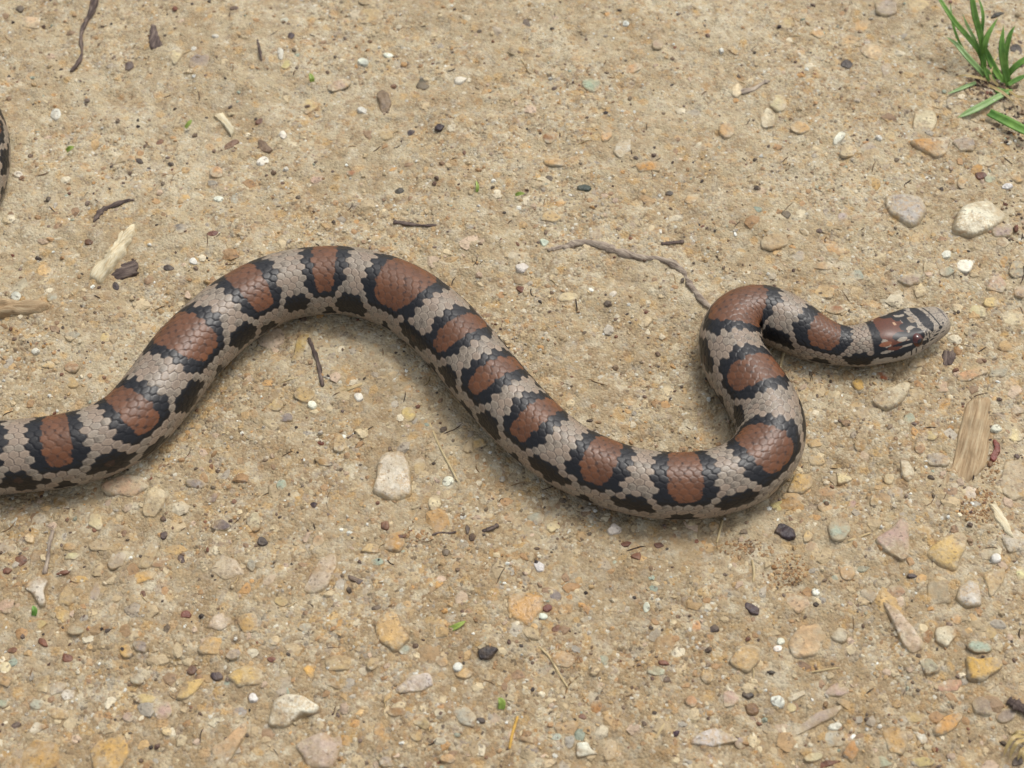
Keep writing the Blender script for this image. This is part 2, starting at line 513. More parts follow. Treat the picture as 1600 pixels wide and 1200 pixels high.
relief *= (1 - head_f) * np.clip(wpx / 55, 0.2, 1)
disp = relief * PX * 1.0
o = lat * rw[:, None]
# inside of a tight bend the skin crowds together instead of crossing over
kk = kap[:, None]
lim = np.where(np.abs(kk) > 1e-3, 0.93 / np.maximum(np.abs(kk), 1e-3), 1e3)
inner = (o * kk) > 0
oa = np.abs(o)
soft = np.where(oa < 0.6 * lim, oa, 0.6 * lim + 0.4 * lim * np.tanh((oa - 0.6 * lim) / (0.4 * lim)))
o = np.where(inner, np.sign(o) * soft, o)
h = upc * rh[:, None]
nrm_l = ST; nrm_u = CT
roll = R(11) * sm((sr[:, None] - (S_HEAD - 0.004)) / 0.008)
tot_o, tot_h = o + nrm_l * disp, h + nrm_u * disp
cr, srr = np.cos(roll), np.sin(roll)
o2, h2_ = tot_o * cr - tot_h * srr, tot_h * cr + tot_o * srr
P3 = C3[:, None, :] + SD3[:, None, :] * o2[..., None] + UP3[:, None, :] * h2_[..., None]
nl, nu = nrm_l * cr - nrm_u * srr, nrm_u * cr + nrm_l * srr

# head modelling: brow ridges, jaw line, flat crown
HL = S_ALL[-1] - S_HEAD
hp = np.clip((sr - S_HEAD) / HL, 0, 1)[:, None]
atw = np.abs(thw)[None, :]
crown = np.exp(-((atw) / 38) ** 4) * sm((hp - 0.15) / 0.3) * sm((1 - hp) / 0.1)
brow = np.exp(-((atw - 46) / 13) ** 2) * np.exp(-((hp - 0.62) / 0.13) ** 2)
jaw = np.exp(-((atw - 100) / 22) ** 2) * np.exp(-((hp - 0.30) / 0.22) ** 2)
lip = np.exp(-((atw - 104) / 3.5) ** 2) * sm((hp - 0.25) / 0.1)
rr = (-0.10 * crown + 0.07 * brow + 0.06 * jaw - 0.05 * lip) * rw[:, None]
P3 += (SD3[:, None, :] * nl[..., None] + UP3[:, None, :] * nu[..., None]) * rr[..., None]

# where a photo pixel falls on the visible skin
PPX, _ = to_px(P3.reshape(-1, 3)); PPX = PPX.reshape(NR, NT_, 2)
vw = CAM - P3
nrm3 = np.cross(np.gradient(P3, axis=1), np.gradient(P3, axis=0))
front = np.einsum('ijk,ijk->ij', nrm3, vw) * np.sign(np.einsum('ijk,ijk->ij', nrm3, P3 - C3[:, None, :]).mean()) > 0
front &= (sr > 0.25 * S_ALL[-1])[:, None]
def surf(px, py):
    d = np.where(front, np.hypot(PPX[..., 0] - px, PPX[..., 1] - py), 1e9)
    q = np.unravel_index(np.argmin(d), d.shape)
    return sr[q[0]], thw[q[1]]
SAD = []
for a, b in SADDLE_PX:
    sa, sb = surf(*a)[0], surf(*b)[0]
    SAD.append(((sa + sb) / 2, abs(sb - sa) / 2))
# tailwards of the frame the pattern simply goes on
first = SAD[0][0]
step = 0.0165
while first - step > 0.01:
    first -= step
    SAD.insert(0, (first, step * 0.36))
# colours
S_of_u = lambda u: np.interp(u, U, S_ALL)
wob = 1.0
sc_s = S_of_u(bu) ; sc_t = bv * ROWD
cls = pattern(sc_s.ravel(), sc_t.ravel()).reshape(sc_s.shape)
s_v = sr[:, None] * np.ones_like(UU); t_v = thw[None, :] * np.ones_like(UU)
fine = pattern((0.35 * sc_s + 0.65 * s_v).ravel(), (0.35 * sc_t + 0.65 * t_v).ravel()).reshape(sc_s.shape)
inside = (cls > 0) & (fine > 0)
cls = np.where(inside, fine, cls)
hsh = np.sin(bu * 127.1 + bv * 311.7) * 43758.5453; hsh = hsh - np.floor(hsh)
hsh2 = np.sin(bu * 269.5 + bv * 183.3) * 28001.83; hsh2 = hsh2 - np.floor(hsh2)
pal = np.stack([GREY, BLK, RED, A(52, 34, 28)])
col = pal[cls]
gr = (cls == 0)[..., None]
rim = sm((5.2 - edge) / 3.5)[..., None]
col = np.where(gr, GREY * (0.82 + 0.32 * hsh[..., None]) * (1 - 0.75 * rim) + GRIM * 0.75 * rim, col)
pinkish = (hsh2 > 0.55)[..., None]
col = np.where(gr & pinkish, col * np.array([1.03, 0.96, 0.93]), col)
speck = (gr[..., 0] & (hsh2 < 0.30) & (du < -0.12) & (np.abs(VV - bv) < 0.32))[..., None]
col = np.where(speck, col * 0.62, col)
redm = (cls == 2)[..., None]
col = np.where(redm, col * (0.80 + 0.38 * hsh[..., None]), col)
fleck = ((cls == 2) & (hsh2 > 0.66) & (du < -0.22) & (np.abs(VV - bv) < 0.2))[..., None]
col = np.where(fleck, col * 0.3 + A(46, 32, 28) * 0.7, col)
oran = sm((np.abs(thw)[None, :] - 18) / 30)[..., None] * redm
col = col * (1 - 0.5 * oran) + (col * np.array([1.18, 1.0, 0.72])) * 0.5 * oran
skin = sm((1.7 - edge) / 1.3)[..., None] * np.where(cls[..., None] == 0, 0.9, 0.4)
col = np.where(belly[..., None], np.where((((np.floor(UU / 2.5 + 0.6 * np.sin(UU * 1.7)).astype(int) % 2) == 0))[..., None], A(196, 184, 168), BLK), col * (1 - skin) + np.where(cls[..., None] == 1, BLK * 0.7, SKIN * 0.8) * skin)

# head plates and markings, mirrored about the middle line; given as (photo x, y in the head close-up, length, degrees, colour)
hz = lambda x, y: surf(1280 + x / 6.667, 440 + y / 6.667)
HG, HK, HR = A(160, 146, 131), A(18, 17, 20), A(96, 50, 29)
MARK = [(700, 560, 26, 30, HR, 1), (735, 430, 20, 60, HR, 1), (560, 500, 7.5, 82, HK, 1), (620, 745, 18, 16, HK, 0), (770, 765, 18, 10, HK, 0),
        (880, 715, 18, 9, HK, 0), (640, 868, 24, 8, HK, 0), (690, 805, 9, 4, HG, 0), (790, 690, 10, 7, HR, 0), (690, 650, 8, 7, A(138, 84, 56), 0), (700, 735, 7, 4, HG, 0),
        (905, 395, 10, 34, HK, 1), (880, 480, 6, 12, HK, 0), (900, 330, 7, 9, A(150, 132, 112), 1), (860, 562, 13, 11, HK, 0), (900, 640, 17, 5, HK, 0), (960, 490, 8.5, 8, HG, 0), (870, 603, 7.5, 5.5, HG, 0),
        (990, 350, 3.5, 26, HK, 1), (1025, 400, 4.0, 34, HG, 1), (1085, 380, 8.6, 52, HK, 1), (1020, 565, 15, 24, HK, 0), (1090, 640, 7, 8, HK, 0), (1040, 690, 9, 7, HG, 0),
        (1130, 610, 2.2, 9, HK, 0), (1215, 400, 1.5, 56, HK, 1), (1180, 440, 2.0, 4, HK, 0), (1265, 475, 4.0, 6, HK, 0), (1290, 430, 2.6, 3, HK, 0),
        (1215, 555, 5.5, 3.2, HK, 0), (1175, 600, 5, 3, HK, 0), (1240, 515, 6, 2.0, A(60, 54, 54), 0), (778, 432, 2.2, 4, A(190, 150, 118), 1), (1335, 400, 1.0, 40, A(90, 80, 76), 1), (1150, 560, 1.2, 12, HK, 0), (1115, 540, 1.0, 9, HK, 0), (1290, 520, 5, 2, HK, 0), (1010, 720, 1.2, 9, HK, 0), (960, 745, 1.2, 9, HK, 0), (1080, 690, 1.0, 8, HK, 0)]
hm = sm((sr - S_HEAD - 0.0006) / 0.0005)[:, None, None]
hc = np.ones(P3.shape) * HG
wn1 = vnoise(UU * 1.0 + 3, VV, 1.7, 8); wn2 = vnoise(UU + 9, VV, 4.1, 9)
hc = hc * (1 + 0.16 * wn2[..., None] + 0.10 * vnoise(UU, VV, 11.0, 21)[..., None])
for (zx, zy, la, ld, cc, dorsal) in MARK:
    ms, mt = hz(zx, zy)
    mt = 0 if dorsal else abs(mt)
    e = ((sr[:, None] - ms) / (la * PX)) ** 2 + ((atw - mt) / ld) ** (4 if dorsal else 2)
    e = e + 0.28 * wn1 + 0.16 * wn2 if min(la, ld) > 4.5 else e
    f = sm((1.08 - e) / 0.16)[..., None]
    vary = (1 + 0.14 * wn2[..., None])
    hc = hc * (1 - f) + cc * vary * f
fl = sm((vnoise(UU + 5, VV, 3.1, 51) + 0.6 * vnoise(UU, VV, 7.3, 52) - 0.50) / 0.12)[..., None] * (hp > 0.5)[..., None]
hc = hc * (1 - 0.7 * fl) + A(60, 52, 50) * 0.7 * fl
lipc = (np.exp(-((atw - 103) / 2.4) ** 2) * sm((hp - 0.2) / 0.1))[..., None]
hc = hc * (1 - 0.75 * lipc) + A(46, 38, 36) * 0.75 * lipc
midl = (np.exp(-(atw / 1.5) ** 2) * sm((hp - 0.74) / 0.03))[..., None]
hc = hc * (1 - 0.6 * midl) + A(80, 70, 66) * 0.6 * midl
under = sm((atw - 112) / 6)[..., None]
hc = hc * (1 - under) + A(200, 190, 172) * under
# neck: keep the scale pattern until the nape, then the head markings take over
col = col * (1 - hm) + hc * hm
tipc = P3[-1].mean(0)
Vs = np.vstack([P3.reshape(-1, 3), [tipc], [P3[0].mean(0)]])
Cs = np.vstack([col.reshape(-1, 3), [HG], [GREY]])
a = np.arange(NR - 1)[:, None] * NT_; j = np.arange(NT_)[None, :]; j2 = (j + 1) % NT_
Q = np.stack([(a + j), (a + j2), (a + NT_ + j2), (a + NT_ + j)], -1).reshape(-1, 4)
Ft = np.vstack([np.stack([Q[:, 0], Q[:, 1], Q[:, 2]], -1), np.stack([Q[:, 0], Q[:, 2], Q[:, 3]], -1),
                np.stack([(NR - 1) * NT_ + j[0], (NR - 1) * NT_ + j2[0], np.full(NT_, NR * NT_)], -1),
                np.stack([j2[0], j[0], np.full(NT_, NR * NT_ + 1)], -1)])

def m_snake():
    t = NT('snake_skin')
    c = t.n('VertexColor', layer_name='tint').outputs[0]
    n1 = t.noise(2600, 3, 0.6).outputs[0]
    c = t.mix(0.7, c, t.ramp(n1, [(0.3, g(0.82)), (0.5, g(1)), (0.7, g(1.12))]), 'MULTIPLY')
    n2 = t.noise(300, 3, 0.6).outputs[0]
    rough = t.n('MapRange'); t.l(n2, rough.inputs[0]); rough.inputs[3].default_value = 0.33; rough.inputs[4].default_value = 0.50
    t.bump(n1, 0.15, 0.0001)
    t.b.inputs['Coat Weight'].default_value = 0.05
    t.b.inputs['Coat Roughness'].default_value = 0.18
    return t.base(c, rough.outputs[0], 0.42)
orig = np.array([*at(800, 640, 0)])
snake = link('snake', None, None, orig)
snake.empty_display_size = 0.01
tag(snake, 'banded snake with red-brown saddles edged in black crawling on packed sand', 'snake')
body = link('body', mesh_np('body', Vs - orig, Ft, m_snake(), Cs), snake)

# eyes
def uv_cap(rad, n=28, m=16, top=math.pi):
    vs, fs = [(0, 0, rad)], []
    for i in range(1, m + 1):
        p = top * i / m
        for k in range(n):
            q = 2 * math.pi * k / n
            vs.append((rad * math.sin(p) * math.cos(q), rad * math.sin(p) * math.sin(q), rad * math.cos(p)))
    for k in range(n): fs.append((0, 1 + k, 1 + (k + 1) % n))
    for i in range(m - 1):
        for k in range(n):
            a_, b_ = 1 + i * n + k, 1 + i * n + (k + 1) % n
            fs.append((a_, a_ + n, b_)); fs.append((b_, a_ + n, b_ + n))
    return np.array(vs), np.array(fs)
def m_eye(name, c, rough):
    t = NT(name)
    n1 = t.noise(900, 3).outputs[0]
    return t.base(t.mix(1.0, c, t.ramp(n1, [(0.3, g(0.6)), (0.7, g(1.2))]), 'MULTIPLY'), rough, 0.6)
ME_IRIS, ME_PUP = m_eye('eye_iris', A(84, 36, 27), 0.06), m_eye('eye_pupil', A(22, 12, 12), 0.06)
es, et = hz(1020, 568)
ie = int(np.argmin(np.abs(sr - es)))
erad = 11.8 * PX
for sgn in (1, -1):
    jt = int(np.argmin(np.abs(thw - (62 if sgn > 0 else -76))))
    ea = sgn * R(68) - R(11)
    n3 = SD3[ie] * math.sin(ea) + UP3[ie] * math.cos(ea) + T3[ie] * 0.16
    n3 /= np.linalg.norm(n3)
    pos = P3[ie, jt] - n3 * erad * (0.58 if sgn > 0 else 0.85)
    v_, f_ = uv_cap(erad)
    e = link('eye', mesh_np('eye', v_, f_, ME_IRIS), snake, pos - orig)
    e.rotation_euler = Vector(n3).to_track_quat('Z', 'Y').to_euler()
    v_, f_ = uv_cap(erad * 1.012, 24, 6, R(27))
    link('pupil', mesh_np('pupil', v_, f_, ME_PUP), e)

# ---------------------------------------------------------------- stones
def outline(px_poly, n=30, rough=0.035, rs=None):
    P = np.array(px_poly, float)
    seg = np.vstack([P, P[:1]])
    d = np.concatenate([[0], np.cumsum(np.hypot(*np.diff(seg, axis=0).T))])
    t = np.linspace(0, d[-1], n, endpoint=False)
    Q = np.stack([np.interp(t, d, seg[:, k]) for k in (0, 1)], -1)
    Q = 0.25 * np.roll(Q, 1, 0) + 0.5 * Q + 0.25 * np.roll(Q, -1, 0)
    c = Q.mean(0)
    size = np.sqrt(((Q - c) ** 2).sum(1)).mean()
    k = rs.normal(0, 1, n); k = 0.5 * k + 0.25 * np.roll(k, 1) + 0.25 * np.roll(k, -1)
    Q = c + (Q - c) * (1 + rough * k)[:, None]
    return Q, size

def ell(cx, cy, rx, ry, ang=0, rs=None, n=None):
    n = n or int(rs.integers(5, 9))
    a = np.sort((np.arange(n) + rs.uniform(-0.30, 0.30, n)) * 2 * math.pi / n)
    q = rs.uniform(0.90, 1.14, n)
    x, y = np.cos(a) * rx * q * 1.06, np.sin(a) * ry * q * 1.06
    c_, s_ = math.cos(R(ang)), math.sin(R(ang))
    return [(cx + x_ * c_ - y_ * s_, cy + x_ * s_ + y_ * c_) for x_, y_ in zip(x, y)]

RINGS = [(1.04, -0.9), (1.02, 0.10), (0.97, 0.48), (0.90, 0.76), (0.78, 0.92), (0.55, 1.0), (0.28, 1.02)]
def stone(poly, color, hf, label, cat='stone', mat='stone', group=None, name='stone', seed=0, facets=True, n=30):
    rs = np.random.default_rng(seed)
    Q, size = outline(poly, n, 0.13 if mat == 'dark' else 0.05, rs)
    sm_ = size * PX
    hgt = max(hf * sm_ * (0.78 if mat in ('dark', 'white') else 0.62), 0.00032)
    c0 = Q.mean(0)
    base = at(c0[0], c0[1], 0)
    zg = float(ground_z(base[0], base[1]))
    G = np.array([at(x, y, zg + 0.45 * hgt) for x, y in Q])
    cg = G.mean(0); cg[2] = zg
    L = G[:, :2] - cg[:2]
    tilt = rs.normal(0, 0.10, 2)
    planes = []
    if facets:
        for _ in range(int(rs.integers(3, 6))):
            a_ = rs.uniform(0, 2 * math.pi); planes.append((math.cos(a_) * rs.uniform(0.25, 0.8), math.sin(a_) * rs.uniform(0.25, 0.8), rs.uniform(0.95, 1.3)))
    vs, fs = [], []
    for f, z in RINGS:
        for q in L:
            x, y = q * f
            zz = z
            if z > 0:
                for pa, pb, pc in planes:
                    zz = min(zz, pc - (pa * x + pb * y) / sm_)
                zz += (tilt[0] * x + tilt[1] * y) / sm_ * z
                zz += (0.32 if mat == 'dark' else 0.13) * float(vnoise((x + cg[0]), (y + cg[1]), 700 if mat == 'dark' else 420, 12)) * z
                zz = max(zz, 0.02 * z)
            vs.append((x, y, zz * hgt))
    top = 1.02
    for pa, pb, pc in planes: top = min(top, pc)
    vs.append((0, 0, top * hgt))
    m = len(L)
    for k in range(len(RINGS) - 1):
        for i in range(m):
            i2 = (i + 1) % m
            a_, b_, c_, d_ = k * m + i, k * m + i2, (k + 1) * m + i2, (k + 1) * m + i
            fs += [(a_, d_, b_), (b_, d_, c_)] if False else [(a_, b_, c_), (a_, c_, d_)]
    k = (len(RINGS) - 1) * m
    for i in range(m): fs.append((k + i, k + (i + 1) % m, len(vs) - 1))
    V = np.array(vs); Fc = np.array(fs)
    # outward winding whatever way round the outline was given
    area = np.sum(L[:, 0] * np.roll(L[:, 1], -1) - np.roll(L[:, 0], -1) * L[:, 1])
    if area < 0: Fc = Fc[:, ::-1]
    o = link(name, mesh_np(name, V, Fc, MAT[mat]), None, cg)
    o.color = (*[float(q) for q in A(*color)], 1)
    tag(o, label, cat, group)
    return o

# --- stones one can tell apart: outline in photo pixels, colour, height factor, material, label
BIG = [
 ([(1430,165),(1445,161),(1460,172),(1465,190),(1455,207),(1440,211),(1426,205),(1428,185)],(222,205,168),.75,'clean','smooth cream rounded stone beside the grass tuft'),
 ([(1420,218),(1440,217),(1487,212),(1478,240),(1465,245),(1440,235)],(196,142,76),.4,'clean','orange-brown triangular stone touching the smooth cream stone'),
 ([(1488,222),(1505,211),(1524,220),(1522,234),(1500,234)],(170,156,146),.35,'stone','lilac-grey flat stone between the orange triangle and the grass'),
 ([(1410,8),(1425,-18),(1450,-18),(1459,8),(1445,24),(1420,22)],(212,186,140),.3,'stone','large cream-tan stone left of the grass blades'),
 ([(1368,4),(1380,-8),(1400,-4),(1402,18),(1385,24),(1370,18)],(176,160,146),.3,'buried','grey flat stone beside the large cream-tan stone'),
 ([(1384,308),(1412,302),(1440,308),(1450,325),(1437,350),(1425,354),(1398,336),(1385,322)],(178,168,160),.5,'quartz','translucent grey quartz stone with chipped edge'),
 ([(1490,355),(1500,322),(1530,312),(1549,309),(1553,322),(1571,330),(1573,344),(1545,360),(1515,368),(1498,360)],(246,236,210),.7,'quartz','blocky white rough stone with yellow stain and flat broken faces'),
 ([(1548,356),(1565,347),(1585,354),(1580,368),(1555,370)],(172,150,140),.35,'stone','mauve-grey stone against the blocky white rough stone'),
 ([(1288,380),(1310,381),(1326,393),(1306,403),(1292,394)],(196,142,72),.35,'clean','orange-brown wedge pebble above the snake neck'),
 ([(1190,374),(1205,364),(1235,366),(1230,382),(1205,390),(1190,386)],(186,158,120),.25,'buried','flat tan stone with rounded edge above the coiled neck'),
 ([(1402,436),(1420,426),(1440,428),(1436,442),(1420,446)],(182,158,140),.35,'stone','pinkish-grey wedge stone above the snake head'),
 ([(1540,450),(1557,422),(1575,446),(1568,456)],(180,146,126),.4,'clean','mauve-brown pointed stone right of the snake head'),
 ([(1428,456),(1436,442),(1449,446),(1446,460),(1432,464)],(222,200,158),.45,'stone','cream pebble just above the snake crown'),
 ([(1412,450),(1424,450),(1422,476),(1410,472)],(176,142,98),.35,'stone','narrow tan-brown stone just above the snake crown'),
 ([(1262,448),(1285,440),(1306,452),(1300,466),(1275,464)],(206,172,122),.25,'buried','broad yellow-tan buried stone above the banded neck'),
 ([(1560,492),(1575,483),(1600,488),(1604,508),(1570,512)],(224,206,168),.45,'stone','cream-white lumpy stone at right of the snake snout'),
 ([(1362,622),(1380,609),(1415,596),(1426,600),(1418,615),(1405,633),(1385,639),(1365,631)],(220,204,172),.6,'clean','cream shell-shaped stone under the snake chin'),
 ([(1326,632),(1340,627),(1358,638),(1360,650),(1345,657),(1330,648)],(196,166,124),.4,'stone','rounded tan stone below the cream shell-shaped stone'),
 ([(1329,598),(1340,588),(1356,594),(1355,606),(1340,611)],(206,160,72),.4,'clean','yellow pebble under the snake throat'),
 ([(1368,582),(1380,580),(1391,586),(1386,594),(1370,595)],(178,92,48),.4,'clean','rust-red pebble under the snake throat'),
 ([(1494,584),(1540,570),(1546,580),(1512,596),(1497,594)],(200,152,112),.3,'stone','flat salmon-pink slab stone in front of the snout'),
 ([(1460,606),(1470,592),(1484,600),(1482,612),(1468,614)],(196,164,136),.4,'stone','pinkish angular stone right of the cream shell-shaped stone'),
 ([(1464,624),(1484,621),(1486,632),(1476,646),(1468,642)],(198,152,92),.35,'stone','tan-orange wedge stone beside the bleached wood slab'),
 ([(1446,710),(1470,706),(1486,716),(1480,728),(1452,726)],(162,150,138),.4,'stone','square grey stone against the bleached wood slab'),
 ([(1405,716),(1418,718),(1431,740),(1420,753),(1410,744)],(216,200,172),.45,'stone','whitish upright wedge stone left of the wood slab'),
 ([(1306,738),(1318,734),(1333,748),(1325,753),(1309,756)],(228,206,154),.55,'clean','cream-yellow pebble right of the snake outer bend'),
 ([(1240,741),(1264,740),(1273,755),(1256,771),(1230,768)],(206,162,84),.3,'clean','yellow-ochre stone touching the snake outer bend'),
 ([(1272,766),(1292,760),(1313,768),(1295,777),(1277,775)],(200,150,102),.3,'stone','long orange-tan stone below the cream-yellow pebble'),
 ([(1412,804),(1420,815),(1421,860),(1412,874),(1386,861),(1366,843),(1392,825)],(190,156,144),.35,'clean','pink flat triangular stone beside the yellow angular stone'),
 ([(1475,838),(1500,829),(1513,835),(1510,855),(1500,870),(1498,886),(1488,893),(1462,880),(1447,865),(1456,852)],(212,172,92),.45,'clean','bright yellow angular stone beside the pink triangular stone'),
 ([(1430,822),(1450,818),(1462,830),(1445,846),(1432,838)],(198,156,92),.3,'stone','tan-orange stone between the pink and yellow stones'),
 ([(1452,908),(1480,907),(1486,940),(1455,946),(1449,930)],(176,162,136),.4,'stone','square greenish-grey stone below the yellow stone'),
 ([(1500,915),(1515,904),(1530,910),(1536,946),(1512,948),(1493,934)],(206,198,188),.5,'quartz','pale blue-grey stone beside the square greenish-grey stone'),
 ([(1535,898),(1572,884),(1566,915),(1548,933)],(206,172,122),.4,'stone','tan kite-shaped stone right of the pale blue-grey stone'),
 ([(1560,832),(1585,824),(1604,836),(1602,860),(1575,862)],(192,180,164),.3,'buried','large pale grey stone right of the yellow stone'),
 ([(1378,938),(1400,948),(1430,985),(1449,1010),(1426,1023),(1408,1000)],(206,180,158),.4,'stone','long pale pink blade-shaped stone'),
 ([(1224,924),(1262,934),(1268,948),(1246,959),(1228,945)],(198,164,130),.3,'stone','tan-pink flat oval stone below the rusty litter'),
 ([(1230,1002),(1250,975),(1280,975),(1296,1000),(1275,1025),(1240,1028)],(204,168,128),.3,'buried','large rounded pinkish-tan stone half buried'),
 ([(1318,1012),(1332,1005),(1341,1018),(1328,1025)],(226,204,160),.45,'stone','small cream block right of the half-buried pinkish stone'),
 ([(1460,980),(1490,976),(1496,990),(1480,1011),(1462,1002)],(218,204,176),.5,'stone','creamy white blocky stone right of the pink blade stone'),
 ([(1435,1030),(1455,1027),(1471,1047),(1447,1053)],(150,154,132),.35,'clean','green-grey wedge stone below the pink blade stone'),
 ([(1508,1024),(1530,1029),(1560,1026),(1569,1040),(1540,1061),(1514,1060)],(208,164,82),.45,'stone','yellow ochre lumpy stone right of the green-grey wedge'),
 ([(1455,1068),(1480,1062),(1504,1062),(1498,1080),(1470,1082)],(198,146,122),.25,'stone','salmon-red rough flat stone under the green-grey wedge'),
 ([(1518,1098),(1528,1086),(1550,1094),(1550,1118),(1524,1113)],(124,108,104),.5,'stone','dark mauve-grey angular stone below the yellow ochre stone'),
 ([(1285,1086),(1300,1068),(1330,1064),(1338,1080),(1310,1089)],(184,156,146),.3,'stone','mauve flat stone with straight lower edge'),
 ([(1228,1090),(1255,1078),(1260,1084),(1235,1098)],(222,206,176),.6,'clean','cream oblong pebble beside two small white lumps'),
 ([(1456,1140),(1475,1118),(1500,1112),(1506,1120),(1490,1142),(1465,1150)],(200,146,78),.45,'clean','smooth orange-brown oval stone beside the white chip'),
 ([(1375,1142),(1390,1133),(1412,1139),(1421,1160),(1410,1179),(1390,1176)],(194,148,78),.45,'clean','orange-yellow squarish stone beside a white chip'),
 ([(1425,1142),(1440,1141),(1458,1160),(1440,1164)],(236,230,214),.5,'quartz','white chip between two orange stones'),
 ([(1316,1178),(1325,1160),(1345,1151),(1349,1163),(1332,1192)],(180,124,60),.4,'clean','dark orange leaf-shaped stone beside pale grey stone'),
 ([(1225,1152),(1280,1110),(1322,1100),(1302,1121),(1250,1147)],(180,160,150),.25,'buried','long mauve-grey sliver stone'),
 ([(1280,1150),(1300,1138),(1320,1145),(1318,1164),(1290,1168)],(190,184,168),.3,'stone','pale grey stone under the mauve-grey sliver'),
 ([(792,930),(815,924),(849,928),(848,955),(826,981),(795,962)],(200,152,92),.3,'glossy','translucent orange agate-like stone with a wet sheen'),
 ([(853,828),(855,818),(883,809),(884,820),(860,834)],(226,204,158),.55,'clean','cream angular chip below the snake'),
 ([(902,1160),(918,1158),(925,1172),(936,1178),(900,1183)],(236,234,214),.55,'clean','bright white angular chip on brown stained sand'),
 ([(935,1165),(950,1154),(966,1160),(962,1184),(948,1190)],(200,176,142),.3,'stone','beige stone right of the bright white chip'),
 ([(1075,1161),(1090,1145),(1120,1137),(1156,1155),(1110,1168)],(206,196,190),.45,'quartz','lilac-white streaked oblong stone'),
 ([(1140,1030),(1160,1008),(1186,1010),(1190,1030),(1170,1050),(1148,1044)],(196,158,104),.25,'buried','broad ochre stone with sandy surface'),
 ([(474,921),(500,870),(524,861),(528,880),(510,921),(490,929)],(208,188,168),.45,'stone','pale pinkish oblong stone with a dark fragment beside it'),
 ([(584,975),(608,951),(622,960),(630,980),(641,995),(620,1016),(605,1010),(590,1000)],(212,170,108),.35,'clean','peach-orange star-shaped stone beside a grey-green pebble'),
 ([(420,1115),(428,1090),(445,1084),(475,1087),(502,1105),(490,1116),(470,1115),(450,1134),(420,1132)],(244,234,212),.6,'quartz','white lumpy stone with a crease across it'),
 ([(462,1165),(490,1145),(530,1145),(541,1165),(520,1202),(480,1196)],(194,170,154),.35,'buried','large pinkish-grey stone below the white lumpy stone'),
 ([(616,1076),(640,1056),(670,1049),(681,1070),(660,1079),(622,1084)],(206,190,180),.4,'clean','lilac-white smooth tapered stone'),
 ([(705,1112),(730,1103),(746,1120),(740,1136),(720,1131)],(190,182,164),.4,'stone','grey-white wedge right of the tapered lilac stone'),
 ([(472,1045),(490,1032),(498,1050),(485,1062)],(208,160,88),.4,'clean','orange-yellow wedge stone above the white lumpy stone'),
 ([(508,1030),(530,1021),(550,1028),(546,1046),(512,1048)],(198,168,120),.25,'stone','tan flat block left of the star-shaped stone'),
 ([(37,918),(50,902),(60,899),(77,908),(68,922),(71,940),(62,946),(50,926)],(216,204,188),.5,'clean','pale grey star-shaped stone beside a tiny green sprout'),
 ([(92,930),(105,911),(124,935),(108,946),(90,945)],(204,172,118),.4,'stone','tan-yellow triangular stone beside the pale grey star'),
 ([(86,964),(92,952),(108,954),(111,966),(98,974)],(212,176,112),.45,'stone','yellow rounded stone below the tan-yellow triangle'),
 ([(199,913),(215,893),(246,892),(236,905),(206,916)],(208,160,86),.35,'clean','orange slanted flat stone below the narrow tan stone'),
 ([(322,981),(335,960),(355,954),(367,970),(346,986)],(212,190,168),.4,'stone','pinkish-white stone right of the small red bead'),
 ([(370,968),(385,950),(402,958),(404,985),(380,990)],(204,160,92),.35,'stone','orange stone right of the pinkish-white stone'),
 ([(308,1012),(325,994),(350,997),(359,1010),(340,1022),(315,1022)],(206,162,98),.35,'stone','rounded peach-orange stone below the pinkish-white stone'),
 ([(327,890),(345,866),(370,874),(383,899),(350,907)],(204,184,160),.4,'stone','pale triangular stone with a grey shaded foot'),
 ([(50,1078),(75,1054),(74,1082)],(206,178,128),.4,'stone','thin tan triangular stone'),
 ([(94,1086),(102,1076),(116,1078),(115,1092),(100,1096)],(226,216,202),.5,'quartz','white stone against a blue-grey stone'),
 ([(76,1076),(86,1064),(106,1068),(98,1082),(80,1086)],(172,166,162),.4,'stone','blue-grey stone against a white stone'),
 ([(274,1091),(288,1065),(322,1059),(308,1080),(292,1091)],(214,178,112),.4,'stone','bright yellow ragged stone beside a yellow-cream tapered one'),
 ([(354,1055),(384,1037),(412,1046),(408,1068),(370,1073)],(212,174,104),.4,'stone','yellow-cream tapered stone right of the ragged yellow stone'),
 ([(45,1141),(55,1127),(73,1134),(52,1151)],(214,198,174),.45,'stone','whitish triangular pebble above a buried ochre-brown stone'),
 ([(30,1180),(50,1155),(90,1160),(98,1190),(60,1212),(34,1205)],(186,146,90),.2,'buried','broad ochre-brown buried stone'),
 ([(140,1170),(160,1148),(195,1146),(203,1175),(185,1206),(145,1204)],(206,162,92),.3,'stone','large golden yellow stone half sunk in grit'),
 ([(155,760),(190,739),(225,744),(236,755),(206,776),(175,773)],(200,162,132),.35,'stone','pink stone tucked against the snake belly'),
 ([(222,796),(228,768),(245,756),(258,768),(258,790),(240,806),(225,803)],(212,190,152),.5,'stone','cream egg-shaped stone right of the pink stone'),
 ([(213,886),(235,845),(251,850),(233,888)],(198,172,128),.3,'stone','narrow tan leaning stone'),
 ([(138,852),(150,842),(172,850),(166,860),(140,860)],(184,160,126),.3,'stone','brownish-tan flat angular stone'),
 ([(167,880),(178,860),(200,864),(192,884),(172,889)],(184,168,152),.3,'stone','pale lilac-grey stone left of the narrow tan stone'),
 ([(583,770),(592,715),(605,702),(632,705),(641,740),(641,774),(615,780)],(232,220,202),.36,'quartz','large dusty white stone inside the snake first bend'),
 ([(598,856),(605,835),(630,828),(633,850),(624,862)],(198,146,80),.35,'stone','orange-brown squarish stone below the large dusty white stone'),
